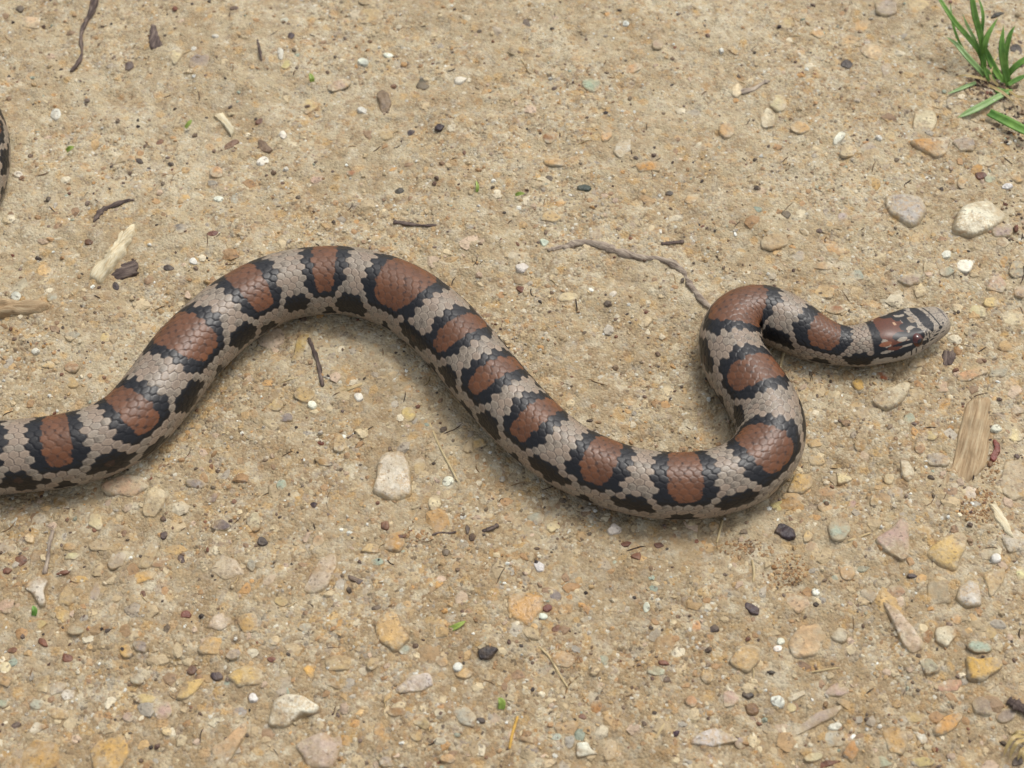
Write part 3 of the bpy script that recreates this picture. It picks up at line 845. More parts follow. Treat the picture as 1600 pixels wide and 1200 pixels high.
 ([(563,861),(575,848),(592,851),(592,864)],(214,180,124),.4,'clean','cream-orange pebble left of the orange-brown squarish stone'),
 ([(455,566),(465,525),(485,519),(472,560)],(186,156,94),.25,'stone','olive-yellow upright stone under the snake arch'),
 ([(1562,762),(1570,722),(1596,716),(1606,745),(1602,776),(1580,782)],(190,168,140),.25,'buried','large smooth buried stone right of the wood slab'),
 ([(1502,768),(1512,758),(1527,764),(1524,780),(1508,782)],(220,200,180),.4,'stone','pale pink knobbly stone at the foot of the wood slab'),
 ([(1186,182),(1198,168),(1212,176),(1210,196),(1192,198)],(222,206,176),.35,'stone','cream patchy stone between the bark flake and the black bead'),
 ([(957,238),(965,222),(986,217),(987,232),(970,246)],(214,208,192),.55,'quartz','white-grey quartz pebble beside an orange one'),
 ([(992,257),(1010,251),(1036,255),(1030,266),(1000,268)],(190,140,80),.35,'stone','orange-brown lens-shaped stone below the white-grey quartz pebble'),
 ([(326,1172),(350,1155),(384,1125),(388,1141),(366,1176),(346,1203)],(206,166,124),.3,'stone','orange-centred stone slab with a pale raised rim'),
 ([(555,24),(566,13),(592,14),(600,26),(588,37),(562,36)],(200,174,128),.25,'buried','pale yellow oval stone half buried'),
 ([(300,1098),(300,1098),(300,1099)],(0,0,0),0,'',''),
]
BIG = [b for b in BIG if b[4]]
for i, (poly, c, hf, mt, lab) in enumerate(BIG):
    stone(poly, c, hf, lab, 'stone', mt, None, 'stone', 100 + i)

BIGC = [at(sum(p[0] for p in b[0]) / len(b[0]), sum(p[1] for p in b[0]) / len(b[0]), 0) for b in BIG]
# --- small pebbles, seeds and fragments: x, y, rx, ry, angle, colour key
CK = dict(w=((234, 228, 212), 'white', 'white', .8), c=((220, 198, 154), 'cream', 'clean', .55), o=((198, 156, 100), 'orange', 'clean', .45),
          t=((194, 162, 114), 'tan', 'stone', .35), b=((150, 108, 68), 'brown', 'stone', .4), g=((174, 162, 148), 'grey', 'stone', .4),
          e=((164, 168, 150), 'grey-green', 'clean', .4), k=((64, 56, 54), 'black', 'dark', .55), p=((128, 114, 110), 'purple-grey', 'clean', .5),
          r=((120, 76, 58), 'red-brown', 'dark', .5), y=((206, 176, 118), 'yellow', 'clean', .45), s=((200, 168, 148), 'pink', 'stone', .35))
SMALL = """47 34 16 11 5 c|200 103 9 8 0 k|310 95 20 15 -20 p|298 86 9 7 -30 c|275 86 9 14 30 c|362 225 13 6 -25 r|87 178 8 11 20 w|152 163 8 7 0 e
218 251 7 5 0 k|338 268 11 8 20 o|30 12 8 7 0 k|48 9 6 5 0 w|105 17 4 4 0 w|213 26 10 3 -15 k|190 63 11 3 10 b|365 12 8 4 15 k|250 222 6 6 0 r|325 46 8 6 -20 o
76 185 6 5 0 t|50 230 8 6 0 o|68 233 6 6 0 c|28 272 7 5 0 w|290 130 8 5 -20 c|295 141 8 7 0 p|318 128 6 5 0 e|352 130 5 4 0 w|266 172 6 5 0 w|220 233 5 8 0 e
660 132 10 11 0 k|648 14 6 5 0 k|784 25 6 4 20 k|438 82 5 10 0 w|461 84 8 8 0 o|567 96 8 6 20 w|607 86 9 5 10 w|717 125 13 6 -8 w|787 131 6 5 0 w
530 132 17 8 -22 s|508 28 13 4 5 o|421 159 9 6 -10 e|652 184 6 11 -35 e|482 165 14 11 -10 y|642 206 7 5 -20 k|687 198 9 6 -25 k|536 185 9 5 -20 p
603 210 11 9 20 y|590 237 11 6 -10 o|549 267 9 8 20 b|740 158 11 6 -20 y|407 190 9 5 10 r|648 82 4 10 15 p|706 104 6 5 0 k|730 109 5 5 0 p|477 297 6 5 0 r
625 298 8 6 -20 k|567 172 10 5 20 w|446 100 9 8 0 y|455 55 6 6 0 k|445 31 7 5 0 w|410 252 10 7 -20 w|442 210 6 6 0 w|500 232 6 5 0 b|662 282 7 7 0 g|677 108 5 5 0 r
788 178 5 6 0 k|760 240 9 5 0 s|625 260 9 4 10 o|495 280 12 6 -20 s|573 1 14 6 0 t|660 200 5 5 0 k
823 37 6 9 -15 k|1124 14 6 5 0 k|1106 44 7 6 0 p|915 44 8 5 -10 y|979 36 7 5 0 w|860 214 12 9 -20 b|947 209 9 12 20 o|865 252 19 6 8 o|1135 203 12 11 -20 o
1023 133 6 5 0 w|859 278 7 5 20 k|912 294 13 8 -20 k|921 307 5 5 0 k|925 132 16 11 0 e|1053 108 5 4 0 w|1103 256 8 6 0 g|883 47 5 4 0 y|1089 220 8 3 -20 k|1056 53 6 5 0 k
1089 52 9 5 -20 p|1028 68 10 8 0 s|985 108 18 7 -20 o|875 92 8 7 0 e|848 60 5 6 0 b|825 160 7 6 0 b|884 160 5 4 0 k|1152 142 8 11 20 c|1120 248 9 4 -30 o|887 235 10 5 0 g
1230 37 16 9 5 y|1278 50 12 9 20 o|1266 38 7 7 0 e|1347 40 15 13 0 t|1320 63 24 9 -5 t|1363 80 16 12 20 c|1385 109 11 12 0 g|1370 188 5 5 0 k|1210 192 8 5 0 p|1232 195 11 5 -20 p
1250 199 14 10 15 o|1271 192 3 7 -20 r|1311 215 8 13 35 w|1248 228 6 7 20 y|1206 110 6 5 0 w|1268 70 6 5 0 w|1215 160 14 13 0 c|1390 213 12 8 10 t|1469 199 7 9 0 p
1323 100 9 8 0 k|1485 160 8 10 15 g|1543 81 4 4 0 w|1587 76 9 9 0 k|1560 22 12 4 5 k|1590 33 9 5 20 p|1425 35 7 5 0 y|1235 149 10 5 10 g|1325 235 13 10 0 c|1360 230 18 8 -10 g
1532 274 9 8 0 r|1547 278 9 8 0 e|1590 278 12 6 5 o|1575 290 9 4 0 w|1540 252 15 9 10 c|1317 338 9 10 0 g|1339 341 10 8 0 t|1275 347 11 6 -10 p|1247 401 11 9 0 g
1448 362 7 11 15 y|1478 397 9 7 -20 w|1508 414 14 11 0 w|1480 424 11 8 0 e|1567 378 11 8 0 b|1378 465 5 11 -10 p|1529 468 5 6 0 r|1550 472 13 9 0 y|1530 486 15 9 10 c
1228 336 9 8 0 k|1450 302 11 6 10 g|1285 415 17 8 0 t|1305 484 15 6 0 b|1240 315 5 4 0 w|1430 375 9 14 20 t|1500 268 8 5 10 o|1503 285 8 9 0 o|1515 278 7 4 0 c|1580 315 8 6 -20 e
1330 378 8 4 -10 p|1338 430 13 9 0 e|1388 470 14 9 10 g|1390 450 6 5 0 w|1500 450 5 14 0 b|1590 420 12 14 0 g|1595 455 12 10 0 g|1260 240 5 5 0 k|1273 258 5 5 0 k
24 462 9 8 0 w|82 465 9 8 0 e|113 523 14 7 0 e|367 310 6 16 15 e|262 418 8 6 -20 k|302 408 7 6 0 w|304 416 7 6 0 o|250 403 8 6 0 t|288 310 12 6 -5 o|342 311 9 4 0 w
168 461 13 9 -15 b|180 446 6 6 0 k|17 312 9 7 0 b|70 423 14 10 20 y|280 357 14 8 -10 p|333 365 10 5 -35 r|251 366 5 5 0 o|140 377 8 5 0 r|145 388 9 5 0 o|122 405 11 5 -5 b
225 345 6 5 0 w|30 354 7 4 0 w|55 465 7 4 0 r|120 483 7 5 0 g|165 528 10 8 0 y|55 548 7 5 0 w|206 535 6 8 0 g|155 523 8 3 0 k|75 570 12 8 0 y|110 573 12 8 0 b|12 598 7 5 0 g|55 620 10 7 -10 g|112 598 10 8 20 o|32 578 9 6 0 p
983 377 8 6 0 o|1083 367 10 5 -15 o|1013 389 7 6 0 o|1170 392 9 7 10 y|850 378 9 7 -20 w|1008 502 12 9 -10 c|1020 508 6 5 0 w|1067 474 5 10 -30 b|1035 491 7 4 10 k|815 418 11 7 5 w
885 355 9 6 0 o|825 388 6 7 0 p|814 452 9 5 10 r|888 464 16 8 -10 c|862 502 9 7 -10 p|972 487 6 8 10 o|860 338 17 8 0 y|958 459 7 5 -20 w|895 423 6 6 0 c|950 408 8 5 30 c|920 402 6 5 0 e
1000 407 5 5 0 e|990 400 5 4 0 g|1046 302 7 5 0 k|1001 314 5 4 0 w|835 490 6 5 0 w|978 455 7 5 0 s|1005 335 13 5 -10 s|1080 310 10 8 -30 o|1105 328 9 5 0 s|1075 335 7 9 0 g
1306 617 9 8 0 c|1443 607 8 5 0 c|1457 613 5 6 0 w|1445 617 8 6 0 e|1557 670 10 7 10 w|1513 752 5 5 0 w|1364 706 5 3 -10 w|1396 788 5 5 0 w|1275 692 13 7 -5 o|1317 690 7 8 0 c|1367 780 7 11 20 o
1400 770 14 11 15 g|1390 748 9 9 0 c|1240 778 18 9 15 o|1290 792 13 10 20 t|1435 745 10 7 -20 b|1438 700 8 9 0 b|1420 655 10 10 20 g|1345 695 9 12 0 b|1455 680 12 8 0 t|1580 600 15 9 -15 t|1575 540 18 10 0 t
1540 515 9 6 0 g|1320 555 0 0 0 x|1435 567 14 6 -10 t|1560 581 16 10 -10 g|1500 530 9 5 0 g|1345 722 9 7 0 s|1275 720 14 9 0 t|1333 775 7 5 0 y|1585 680 14 10 10 c|1590 640 12 9 0 g
1227 830 17 13 0 k|1232 842 6 4 -20 w|1312 827 17 18 0 e|1325 895 13 12 0 o|1430 930 6 10 -10 o|1495 968 10 9 0 o|1460 964 7 5 0 c|1275 925 7 6 20 w|1287 862 9 6 0 c|1262 838 8 9 20 y|1425 900 8 5 0 k
1268 855 12 10 20 t|1364 860 5 11 10 y|1390 808 18 7 -10 t|1508 880 5 9 15 c|1556 872 9 8 0 w|1298 880 4 4 0 w|1595 895 8 12 0 c|1400 925 18 10 0 b|1440 905 9 8 0 o|1215 790 12 9 0 y|1330 790 6 12 30 s|1480 795 8 6 0 o
1220 1002 7 6 0 w|1215 1013 7 6 0 w|1220 1023 8 7 20 c|1215 1095 11 9 30 w|1236 1106 9 8 0 c|1312 993 12 12 20 g|1450 994 9 14 0 b|1305 1135 11 7 -10 w|1430 1118 20 12 5 t|1410 1126 9 9 0 g|1322 1100 14 7 30 o
1455 1018 8 7 0 y|1290 1194 22 7 0 r|1404 1022 5 5 0 w|1357 1048 6 5 0 w|1365 1025 7 6 0 t|1530 1010 18 9 10 e|1568 1013 8 7 0 o|1545 990 14 10 0 t|1575 1117 18 10 -20 p|1565 1120 13 8 20 b|1270 1183 15 7 -10 c|1215 1195 9 6 0 o
1302 971 7 5 0 c|1358 952 7 5 -10 o|1345 970 6 5 0 y|1418 1150 10 8 0 g|1350 1115 9 7 0 s|1590 1190 10 8 0 k|1380 1190 14 10 0 e|1440 1190 18 8 0 t|1265 1060 10 5 -20 t
866 931 11 13 20 p|855 950 9 7 -20 r|847 963 9 5 0 w|944 1031 8 9 0 e|930 1048 9 8 0 c|1175 951 13 8 30 k|1105 1054 10 14 0 o|1088 980 8 12 0 o|830 1156 20 8 10 b|831 1172 12 9 20 p|890 1156 8 13 0 e|868 1152 10 8 10 e
942 950 10 6 0 c|1010 949 6 8 0 w|1037 1035 9 5 -5 r|1115 982 10 8 0 k|955 983 8 7 -20 g|880 1030 18 13 20 o|1025 1048 14 8 10 e|1063 1050 5 5 0 w|915 896 0 0 0 x|935 1000 5 4 0 k|948 1001 5 7 0 o|855 1193 15 7 -10 c|870 982 9 6 0 r
820 905 9 9 0 g|910 1120 7 5 0 r|932 1105 11 12 0 b|1000 1137 5 5 0 r|1055 1147 8 5 0 k|1080 1095 10 9 0 o|1140 1090 14 14 0 s|1160 1160 12 10 0 g|1175 1108 9 12 0 r|1168 1085 10 7 20 k|1190 1023 6 5 0 w|1015 1180 8 6 0 s|1000 1008 6 5 0 s
1160 862 0 0 0 x|960 827 11 9 -20 w|977 850 10 6 10 r|1029 851 8 5 10 r|995 869 9 8 20 r|993 884 4 5 0 k|842 884 11 9 50 w|1112 873 8 6 0 o|1115 822 9 8 0 o|837 811 18 11 -10 e|885 857 5 5 0 w|847 866 5 5 0 k|1124 887 4 4 0 w|1148 903 0 0 0 x
530 915 8 12 20 e|557 906 17 7 5 k|762 1018 13 13 0 k|723 1052 13 9 -10 o|715 1042 8 7 -20 w|593 1141 10 17 8 o|620 1112 16 7 0 b|583 1035 9 14 30 t|480 982 14 8 10 g|632 1015 10 8 -20 e|538 1080 6 5 0 e|690 1034 10 8 0 o
520 1068 14 8 20 b|490 988 6 5 10 c|428 1000 8 9 0 c|553 1000 0 0 0 x|555 955 9 7 0 g|545 980 9 7 0 o|690 1140 0 0 0 x|660 1130 14 9 10 t|668 1150 10 5 10 o|620 1095 12 6 20 b|695 1073 8 5 10 e|425 1030 7 6 0 r|460 1010 5 6 0 b|570 1175 10 7 0 o|752 1125 9 6 0 k|750 1180 7 8 20 c|650 1150 10 9 0 t|605 1190 14 8 0 g|700 1185 12 7 10 o|418 955 7 5 0 y|440 940 12 9 20 t|587 950 8 6 0 k|507 937 6 5 0 o|640 965 10 7 10 b|675 970 12 7 0 t
147 925 10 14 0 g|15 948 18 12 0 s|291 960 8 8 0 r|68 1003 9 7 10 r|105 1028 8 10 20 r|196 1018 11 11 0 o|219 1008 11 12 -30 p|215 1058 13 13 20 g|8 1043 11 10 0 c|20 1016 10 6 0 r|88 1038 10 6 0 g|225 1092 18 8 5 y|90 1115 17 9 5 t|58 1100 11 8 -10 g|255 1110 14 15 10 s|260 1143 9 9 20 c
157 1140 8 8 0 o|112 1144 5 5 0 w|190 991 4 4 0 w|395 1090 8 8 0 w|160 1092 4 4 0 w|136 1102 6 5 0 r|338 1056 9 10 0 k|358 980 0 0 0 x|365 1022 12 8 -10 g|300 1048 8 10 20 r|352 1112 8 8 10 y|375 1112 11 9 0 g|282 1152 5 5 0 k|8 1065 10 9 0 o|25 1120 8 7 0 c|200 1120 9 9 0 s|5 1098 9 8 0 g|175 950 9 7 0 y|165 962 10 6 0 g|222 975 5 7 0 o|190 942 10 5 20 c|118 985 14 7 0 g|60 975 14 8 0 t
95 783 14 10 10 b|126 773 5 5 0 w|333 777 11 7 -25 p|305 755 15 8 10 p|25 795 9 6 0 e|73 816 9 6 -10 p|150 815 13 15 20 c|165 816 10 7 0 o|190 801 13 4 -8 o|255 836 7 7 0 k|193 833 6 6 0 r|122 831 5 5 0 k|228 845 8 7 0 c|46 841 8 9 10 c|10 836 6 5 0 w|10 855 15 12 0 g|33 876 10 12 0 r|11 892 9 6 0 r|108 854 11 7 0 o|283 873 6 9 -10 k|250 879 15 8 0 b|397 815 11 14 0 s|385 796 8 6 0 o|393 883 8 9 10 e|389 931 9 7 0 e|325 862 9 7 0 t|112 869 12 6 0 c|190 848 6 8 0 y|100 894 12 4 5 r|65 785 0 0 0 x|278 772 6 5 0 w|305 810 8 6 0 g|332 928 6 5 0 k|223 928 5 7 0 r|276 1000 0 0 0 x|325 865 6 5 0 c|345 848 9 6 10 c|125 905 14 6 0 o|180 890 0 0 0 x|345 820 16 9 0 p|12 910 10 7 0 y
638 648 12 12 0 y|560 620 8 8 0 w|510 627 8 7 0 c|488 632 8 6 10 w|678 785 11 12 10 c|700 751 10 8 -25 w|448 652 11 7 -15 p|465 666 6 5 0 k|434 704 7 6 0 p|467 734 5 5 0 w|484 747 5 5 0 w|490 765 6 5 0 w|466 750 4 4 0 w|558 800 8 7 0 o|601 820 7 10 10 r|730 828 4 9 10 k|697 863 8 7 -20 k|440 758 9 9 20 e|450 800 8 6 20 e|472 762 8 5 -20 g|530 692 11 16 10 y|476 616 16 12 10 o|428 632 14 9 0 y|627 838 12 4 -5 r|523 843 6 9 0 y|463 855 10 7 0 y|410 845 9 7 0 k|490 790 7 6 0 k|655 727 10 14 10 o|660 790 9 6 20 o|740 790 0 0 0 x|764 731 4 4 0 w|735 876 8 6 20 s|730 1170 0 0 0 x|497 845 10 8 -30 t|500 700 0 0 0 x|555 864 7 6 0 e|590 878 12 6 0 e|770 665 0 0 0 x|745 692 15 10 10 o|625 877 4 4 0 w|795 810 9 11 0 t|735 875 5 4 0 w|620 625 8 6 10 p|672 652 0 0 0 x|690 650 6 5 0 s|535 650 9 6 0 s|505 720 16 7 10 b|560 870 0 0 0 x""".replace('\n', '|')
LAND = [('the grass tuft', 1545, 120), ('the bleached wood slab', 1510, 700), ('the grey bark twig', 960, 400), ('the snake snout', 1510, 500), ('the pale split stick', 178, 395),
        ('the yellow angular stone', 1480, 860), ('the blocky white rough stone', 1530, 340), ('the round purple-black seed', 660, 132), ('the knobbly dark twig', 125, 60),
        ('the white lumpy stone', 455, 1108), ('the translucent orange stone', 820, 950), ('the large dusty white stone', 613, 740), ('the pale grey star-shaped stone', 57, 920),
        ('the egg-shaped cream stone', 240, 782), ('the broken wood stub', 35, 480), ('the translucent grey quartz stone', 1415, 325), ('the pink blade-shaped stone', 1415, 985),
        ('the orange oval stone', 1480, 1130), ('the mossy dark fragment', 1175, 955), ('the lilac-white streaked stone', 1110, 1153), ('the peach star-shaped stone', 610, 980),
        ('the tapered lilac-white stone', 650, 1067), ('the golden yellow stone', 170, 1175), ('the ragged yellow stone', 300, 1075), ('the white-grey quartz pebble', 972, 231),
        ('the coiled snake neck', 1160, 520), ('the outer bend of the snake', 1215, 760), ('the snake middle', 760, 600), ('the snake arch', 480, 440), ('the cream shell-shaped stone', 1395, 617),
        ('the pale triangular stone', 355, 885), ('the pale pinkish oblong stone', 500, 895), ('the half-buried pinkish stone', 1262, 1002), ('the snake belly', 1040, 800), ('the cream cornered chip', 868, 822),
        ('the pale yellow buried oval', 577, 25), ('the flaky bark bit', 1175, 138), ('the large cream-tan stone', 1435, 5), ('the dark clustered pebble', 310, 95), ('the pale wood chip', 355, 195),
        ('the dark beetle-like speck', 912, 294), ('the bright white chip', 915, 1172), ('the pale straw', 865, 1045), ('the orange slanted stone', 222, 903)]
def near(x, y):
    return min(LAND, key=lambda l: math.hypot(l[1] - x, l[2] - y))[0]
used = [(sum(p[0] for p in b[0]) / len(b[0]), sum(p[1] for p in b[0]) / len(b[0])) for b in BIG]
cand = []
for row in SMALL.split('|'):
    x, y, rx, ry, an, k = row.split()
    if k == 'x': continue
    cand.append((float(x), float(y), float(rx), float(ry), float(an), k))
cand.sort(key=lambda q: -q[2] * q[3] * (2.2 if q[5] in 'wkr' else 1))
def size_word(a): return 'tiny' if a < 6.5 else 'small' if a < 11 else 'medium'
KEEP = 292
todo = []
for i, (x, y, rx, ry, an, k) in enumerate(cand[:KEEP]):
    c, word, mt, hf = CK[k]
    rs = np.random.default_rng(4000 + i)
    col_ = tuple(np.clip(np.array(c) * rs.uniform(0.93, 1.06) + rs.normal(0, 4, 3), 8, 250))
    poly = ell(x, y, rx, ry, an, rs)
    sw = size_word(math.sqrt(rx * ry))
    long_ = max(rx, ry) / min(rx, ry) > 1.9
    if k in 'kr':
        rx, ry = rx * rs.uniform(0.95, 1.15), ry * rs.uniform(0.8, 1.0); poly = ell(x, y, rx, ry, an + rs.uniform(-25, 25), rs, 5)
        nm, cat = ('seed', 'seed') if (k == 'r' and not rx > 15) else ('fragment', 'fragment')
        lab = f"{sw} {'long ' if long_ else ''}{word} {nm} lying near {near(x, y)}"
    else:
        nm, cat = 'pebble', 'pebble'
        lab = f"{sw} {'oblong ' if long_ else ''}{word} pebble near {near(x, y)}"
    todo.append([poly, col_, hf * (1.0 if max(rx, ry) < 14 else 0.7), lab, cat, mt, f"{word} {nm}s near {near(x, y)}", nm, 5000 + i, 16 if rx < 11 else 22, x, y, word])
# look-alikes beside the same landmark are told apart by the neighbour they lie next to
labs = [q[3] for q in todo]
for q in todo:
    if labs.count(q[3]) > 1:
        others = sorted((p for p in todo if p is not q and p[12] != q[12]), key=lambda p: math.hypot(p[10] - q[10], p[11] - q[11]))
        for p in others[:3]:
            if math.hypot(p[10] - q[10], p[11] - q[11]) > 120: break
            lab = f"{q[3].replace(' near ', ' next to a ' + p[12] + ' ' + p[7] + ' near ', 1)}".replace(' lying next', ' next')
            if lab not in labs and not any(z[3] == lab for z in todo) and len(lab.split()) <= 16:
                q[3] = lab; break
for q in todo:
    stone(*q[:9], n=q[9])

# ---------------------------------------------------------------- loose grit and half-buried gravel (uncountable)
T_ = (1 + 5 ** 0.5) / 2
ICO = np.array([(-1, T_, 0), (1, T_, 0), (-1, -T_, 0), (1, -T_, 0), (0, -1, T_), (0, 1, T_), (0, -1, -T_), (0, 1, -T_), (T_, 0, -1), (T_, 0, 1), (-T_, 0, -1), (-T_, 0, 1)]) / math.hypot(1, T_)
ICF = np.array([(0, 11, 5), (0, 5, 1), (0, 1, 7), (0, 7, 10), (0, 10, 11), (1, 5, 9), (5, 11, 4), (11, 10, 2), (10, 7, 6), (7, 1, 8), (3, 9, 4), (3, 4, 2), (3, 2, 6), (3, 6, 8), (3, 8, 9), (4, 9, 5), (2, 4, 11), (6, 2, 10), (8, 6, 7), (9, 8, 1)])
def scatter(n, x0, x1, y0, y1):
    return rng.uniform(x0, x1, n), rng.uniform(y0, y1, n)
def grains(name, gx_, gy_, size, colors, flat, sink, mat, label, smooth=False):
    n = len(gx_)
    V = ICO[None] * rng.uniform(0.72, 1.25, (n, 12, 1))
    sc = np.stack([size, size * rng.uniform(0.55, 1.0, n), size * flat], -1)
    V = V * sc[:, None, :]
    a = rng.uniform(0, 2 * math.pi, n); ca, sa = np.cos(a)[:, None], np.sin(a)[:, None]
    x = V[..., 0] * ca - V[..., 1] * sa; y = V[..., 0] * sa + V[..., 1] * ca
    z = V[..., 2] + (ground_z(gx_, gy_) + size * flat * sink)[:, None]
    Vv = np.stack([x + gx_[:, None], y + gy_[:, None], z], -1).reshape(-1, 3)
    F = (ICF[None] + (np.arange(n) * 12)[:, None, None]).reshape(-1, 3)
    c = np.repeat(colors, 12, 0)
    return tag(link(name, mesh_np(name, Vv, F, mat, c, smooth)), label, None, None, 'stuff')
def palette(n, items):
    w = np.array([i[1] for i in items], float); w /= w.sum()
    k = rng.choice(len(items), n, p=w)
    base = np.array([A(*i[0]) for i in items])[k]
    return base * rng.uniform(0.82, 1.15, (n, 1)), k
PAL = [((190, 166, 130), 26), ((206, 184, 148), 22), ((192, 157, 110), 12), ((172, 132, 90), 12), ((222, 206, 178), 9), ((178, 166, 150), 7), ((150, 118, 90), 6), ((200, 172, 148), 6), ((160, 168, 150), 1.5), ((196, 148, 92), 4)]
PALF = PAL + [((58, 48, 48), 5), ((96, 70, 60), 5), ((240, 236, 224), 4), ((120, 62, 44), 1)]
def body_free(x, y, marg=0.004):
    P = CEN[::12, :2]; rr_ = RW[::12]
    ok = np.ones(len(x), bool)
    for i0 in range(0, len(x), 4000):
        d = np.hypot(x[i0:i0 + 4000, None] - P[None, :, 0], y[i0:i0 + 4000, None] - P[None, :, 1]) - rr_[None] * 0.62
        ok[i0:i0 + 4000] = d.min(1) > 0
    return ok
# fine grit
x, y = scatter(26000, -0.17, 0.17, -0.125, 0.185)
keep = rng.random(len(x)) < np.clip(0.85 - (y + 0.02) * 2.2, 0.45, 1.0)
keep &= rng.random(len(x)) < np.clip(0.76 + 0.8 * vnoise(x, y, 45, 41) + 0.4 * vnoise(x, y, 110, 42), 0.18, 1)
keep &= body_free(x, y)
x, y = x[keep], y[keep]
n = len(x)
sz = np.clip(rng.lognormal(math.log(0.00034), 0.42, n), 0.00016, 0.0010)
cc, kk_ = palette(n, PALF)
grains('fine_grit', x, y, sz, cc, rng.uniform(0.4, 0.75, n), rng.uniform(-0.2, 0.35, n), MAT['grain'], 'fine multicoloured grit strewn over the sand')
# dark husk crumbs and bright quartz bits
x, y = scatter(1500, -0.17, 0.17, -0.125, 0.185)
keep = body_free(x, y); x, y = x[keep], y[keep]; n = len(x)
sz = np.clip(rng.lognormal(math.log(0.00048), 0.35, n), 0.00028, 0.0011)
cc, kk_ = palette(n, [((52, 42, 42), 6), ((84, 60, 52), 5), ((112, 62, 46), 2), ((240, 237, 228), 3), ((120, 100, 90), 3)])
grains('dark_and_white_crumbs', x, y, sz, cc, rng.uniform(0.4, 0.8, n), rng.uniform(-0.1, 0.3, n), MAT['grain'], 'dark husk crumbs and white quartz bits sprinkled over the sand')
# half-buried gravel in sand colours
x, y = scatter(9000, -0.17, 0.17, -0.125, 0.185)
keep = rng.random(len(x)) < np.clip(0.70 - (y + 0.02) * 3.6, 0.26, 1.0)
keep &= body_free(x, y)
x, y = x[keep], y[keep]; n = len(x)
sz = np.clip(rng.lognormal(math.log(0.00092), 0.45, n), 0.0005, 0.0026)
cc, kk_ = palette(n, PAL)
grains('half_buried_gravel', x, y, sz, cc, rng.uniform(0.22, 0.42, n), rng.uniform(-0.62, -0.25, n), MAT['grain'], 'tan and ochre gravel half buried in the sand')

# larger angular aggregate, almost flush with the crust
x, y = scatter(760, -0.17, 0.17, -0.125, 0.185)
keep = rng.random(len(x)) < np.clip(0.62 - (y + 0.02) * 5.0 + 1.2 * x, 0.10, 1.0)
keep &= body_free(x, y)
keep &= np.array([all(math.hypot(x[i] - q[0], y[i] - q[1]) > 0.0055 for q in BIGC) for i in range(len(x))])
x, y = x[keep], y[keep]; n = len(x)
sz = np.clip(rng.lognormal(math.log(0.0024), 0.32, n), 0.0014, 0.0045)
cc, kk_ = palette(n, [((196, 172, 136), 6), ((206, 168, 112), 4), ((186, 172, 152), 5), ((202, 176, 152), 4), ((214, 198, 168), 4), ((178, 144, 104), 4), ((196, 150, 92), 3)])
grains('buried_aggregate', x, y, sz, cc, rng.uniform(0.14, 0.26, n), rng.uniform(-0.80, -0.45, n), MAT['aggregate'], 'angular tan and grey aggregate lying almost flush in the crust')

# ---------------------------------------------------------------- twigs, sticks, straws
def tube(name, pxs, widths, mat, label, cat, flat=0.8, lift=0.5, knob=0.18, sides=10, n=40, seed=0, zs=None, group=None, parent=None):
    rs = np.random.default_rng(seed)
    P = []
    for i, (x, y) in enumerate(pxs):
        w = widths[i] if hasattr(widths, '__len__') else widths
        b = at(x, y, 0); zg = float(ground_z(b[0], b[1]))
        z = zg + w * PX * lift + (zs[i] if zs else 0)
        P.append((*at(x, y, z), w * PX))
    D = catmull(np.array(P), max(4, n // (len(P) - 1)))
    m = len(D)
    c0 = D[0, :3].copy(); c0[2] -= D[0, 3]
    ax = D[-1, :2] - D[0, :2]; rz = math.atan2(ax[1], ax[0])
    t = np.gradient(D[:, :3], axis=0); t /= np.linalg.norm(t, axis=1)[:, None]
    sd_ = np.cross(t, [0, 0, 1]); sd_ /= np.linalg.norm(sd_, axis=1)[:, None] + 1e-12
    up = np.cross(sd_, t)
    k = 1 + knob * gsmooth_short(rs.normal(0, 1.6, m))
    ang = np.linspace(0, 2 * math.pi, sides, endpoint=False)
    jit = 1 + 0.5 * knob * rs.normal(0, 1, (1, sides)) + 0.25 * knob * rs.normal(0, 1, (m, sides))
    rad = (D[:, 3] * k)[:, None] * jit
    rad[0] *= 0.6; rad[-1] *= 0.5
    Vt = D[:, None, :3] + sd_[:, None, :] * (np.cos(ang)[None] * rad)[..., None] + up[:, None, :] * (np.sin(ang)[None] * rad * flat)[..., None]
    Vt = np.vstack([Vt.reshape(-1, 3), D[0, :3], D[-1, :3]]) - c0
    c_, s_ = math.cos(-rz), math.sin(-rz)
    Vt = np.stack([Vt[:, 0] * c_ - Vt[:, 1] * s_, Vt[:, 0] * s_ + Vt[:, 1] * c_, Vt[:, 2]], -1)
    fs = []
    for i in range(m - 1):
        for q in range(sides):
            a_, b_ = i * sides + q, i * sides + (q + 1) % sides
            fs += [(a_, b_, b_ + sides), (a_, b_ + sides, a_ + sides)]
    for q in range(sides):
        fs.append(((q + 1) % sides, q, m * sides)); fs.append(((m - 1) * sides + q, (m - 1) * sides + (q + 1) % sides, m * sides + 1))
    o = link(name, mesh_np(name, Vt, np.array(fs), mat), parent, c0)
    o.rotation_euler = (0, 0, rz)
    if label: tag(o, label, cat, group)
    return o
def gsmooth_short(a):
    k = np.array([1, 2, 3, 2, 1]) / 9
    return np.convolve(np.pad(a, 2, 'edge'), k, 'valid')

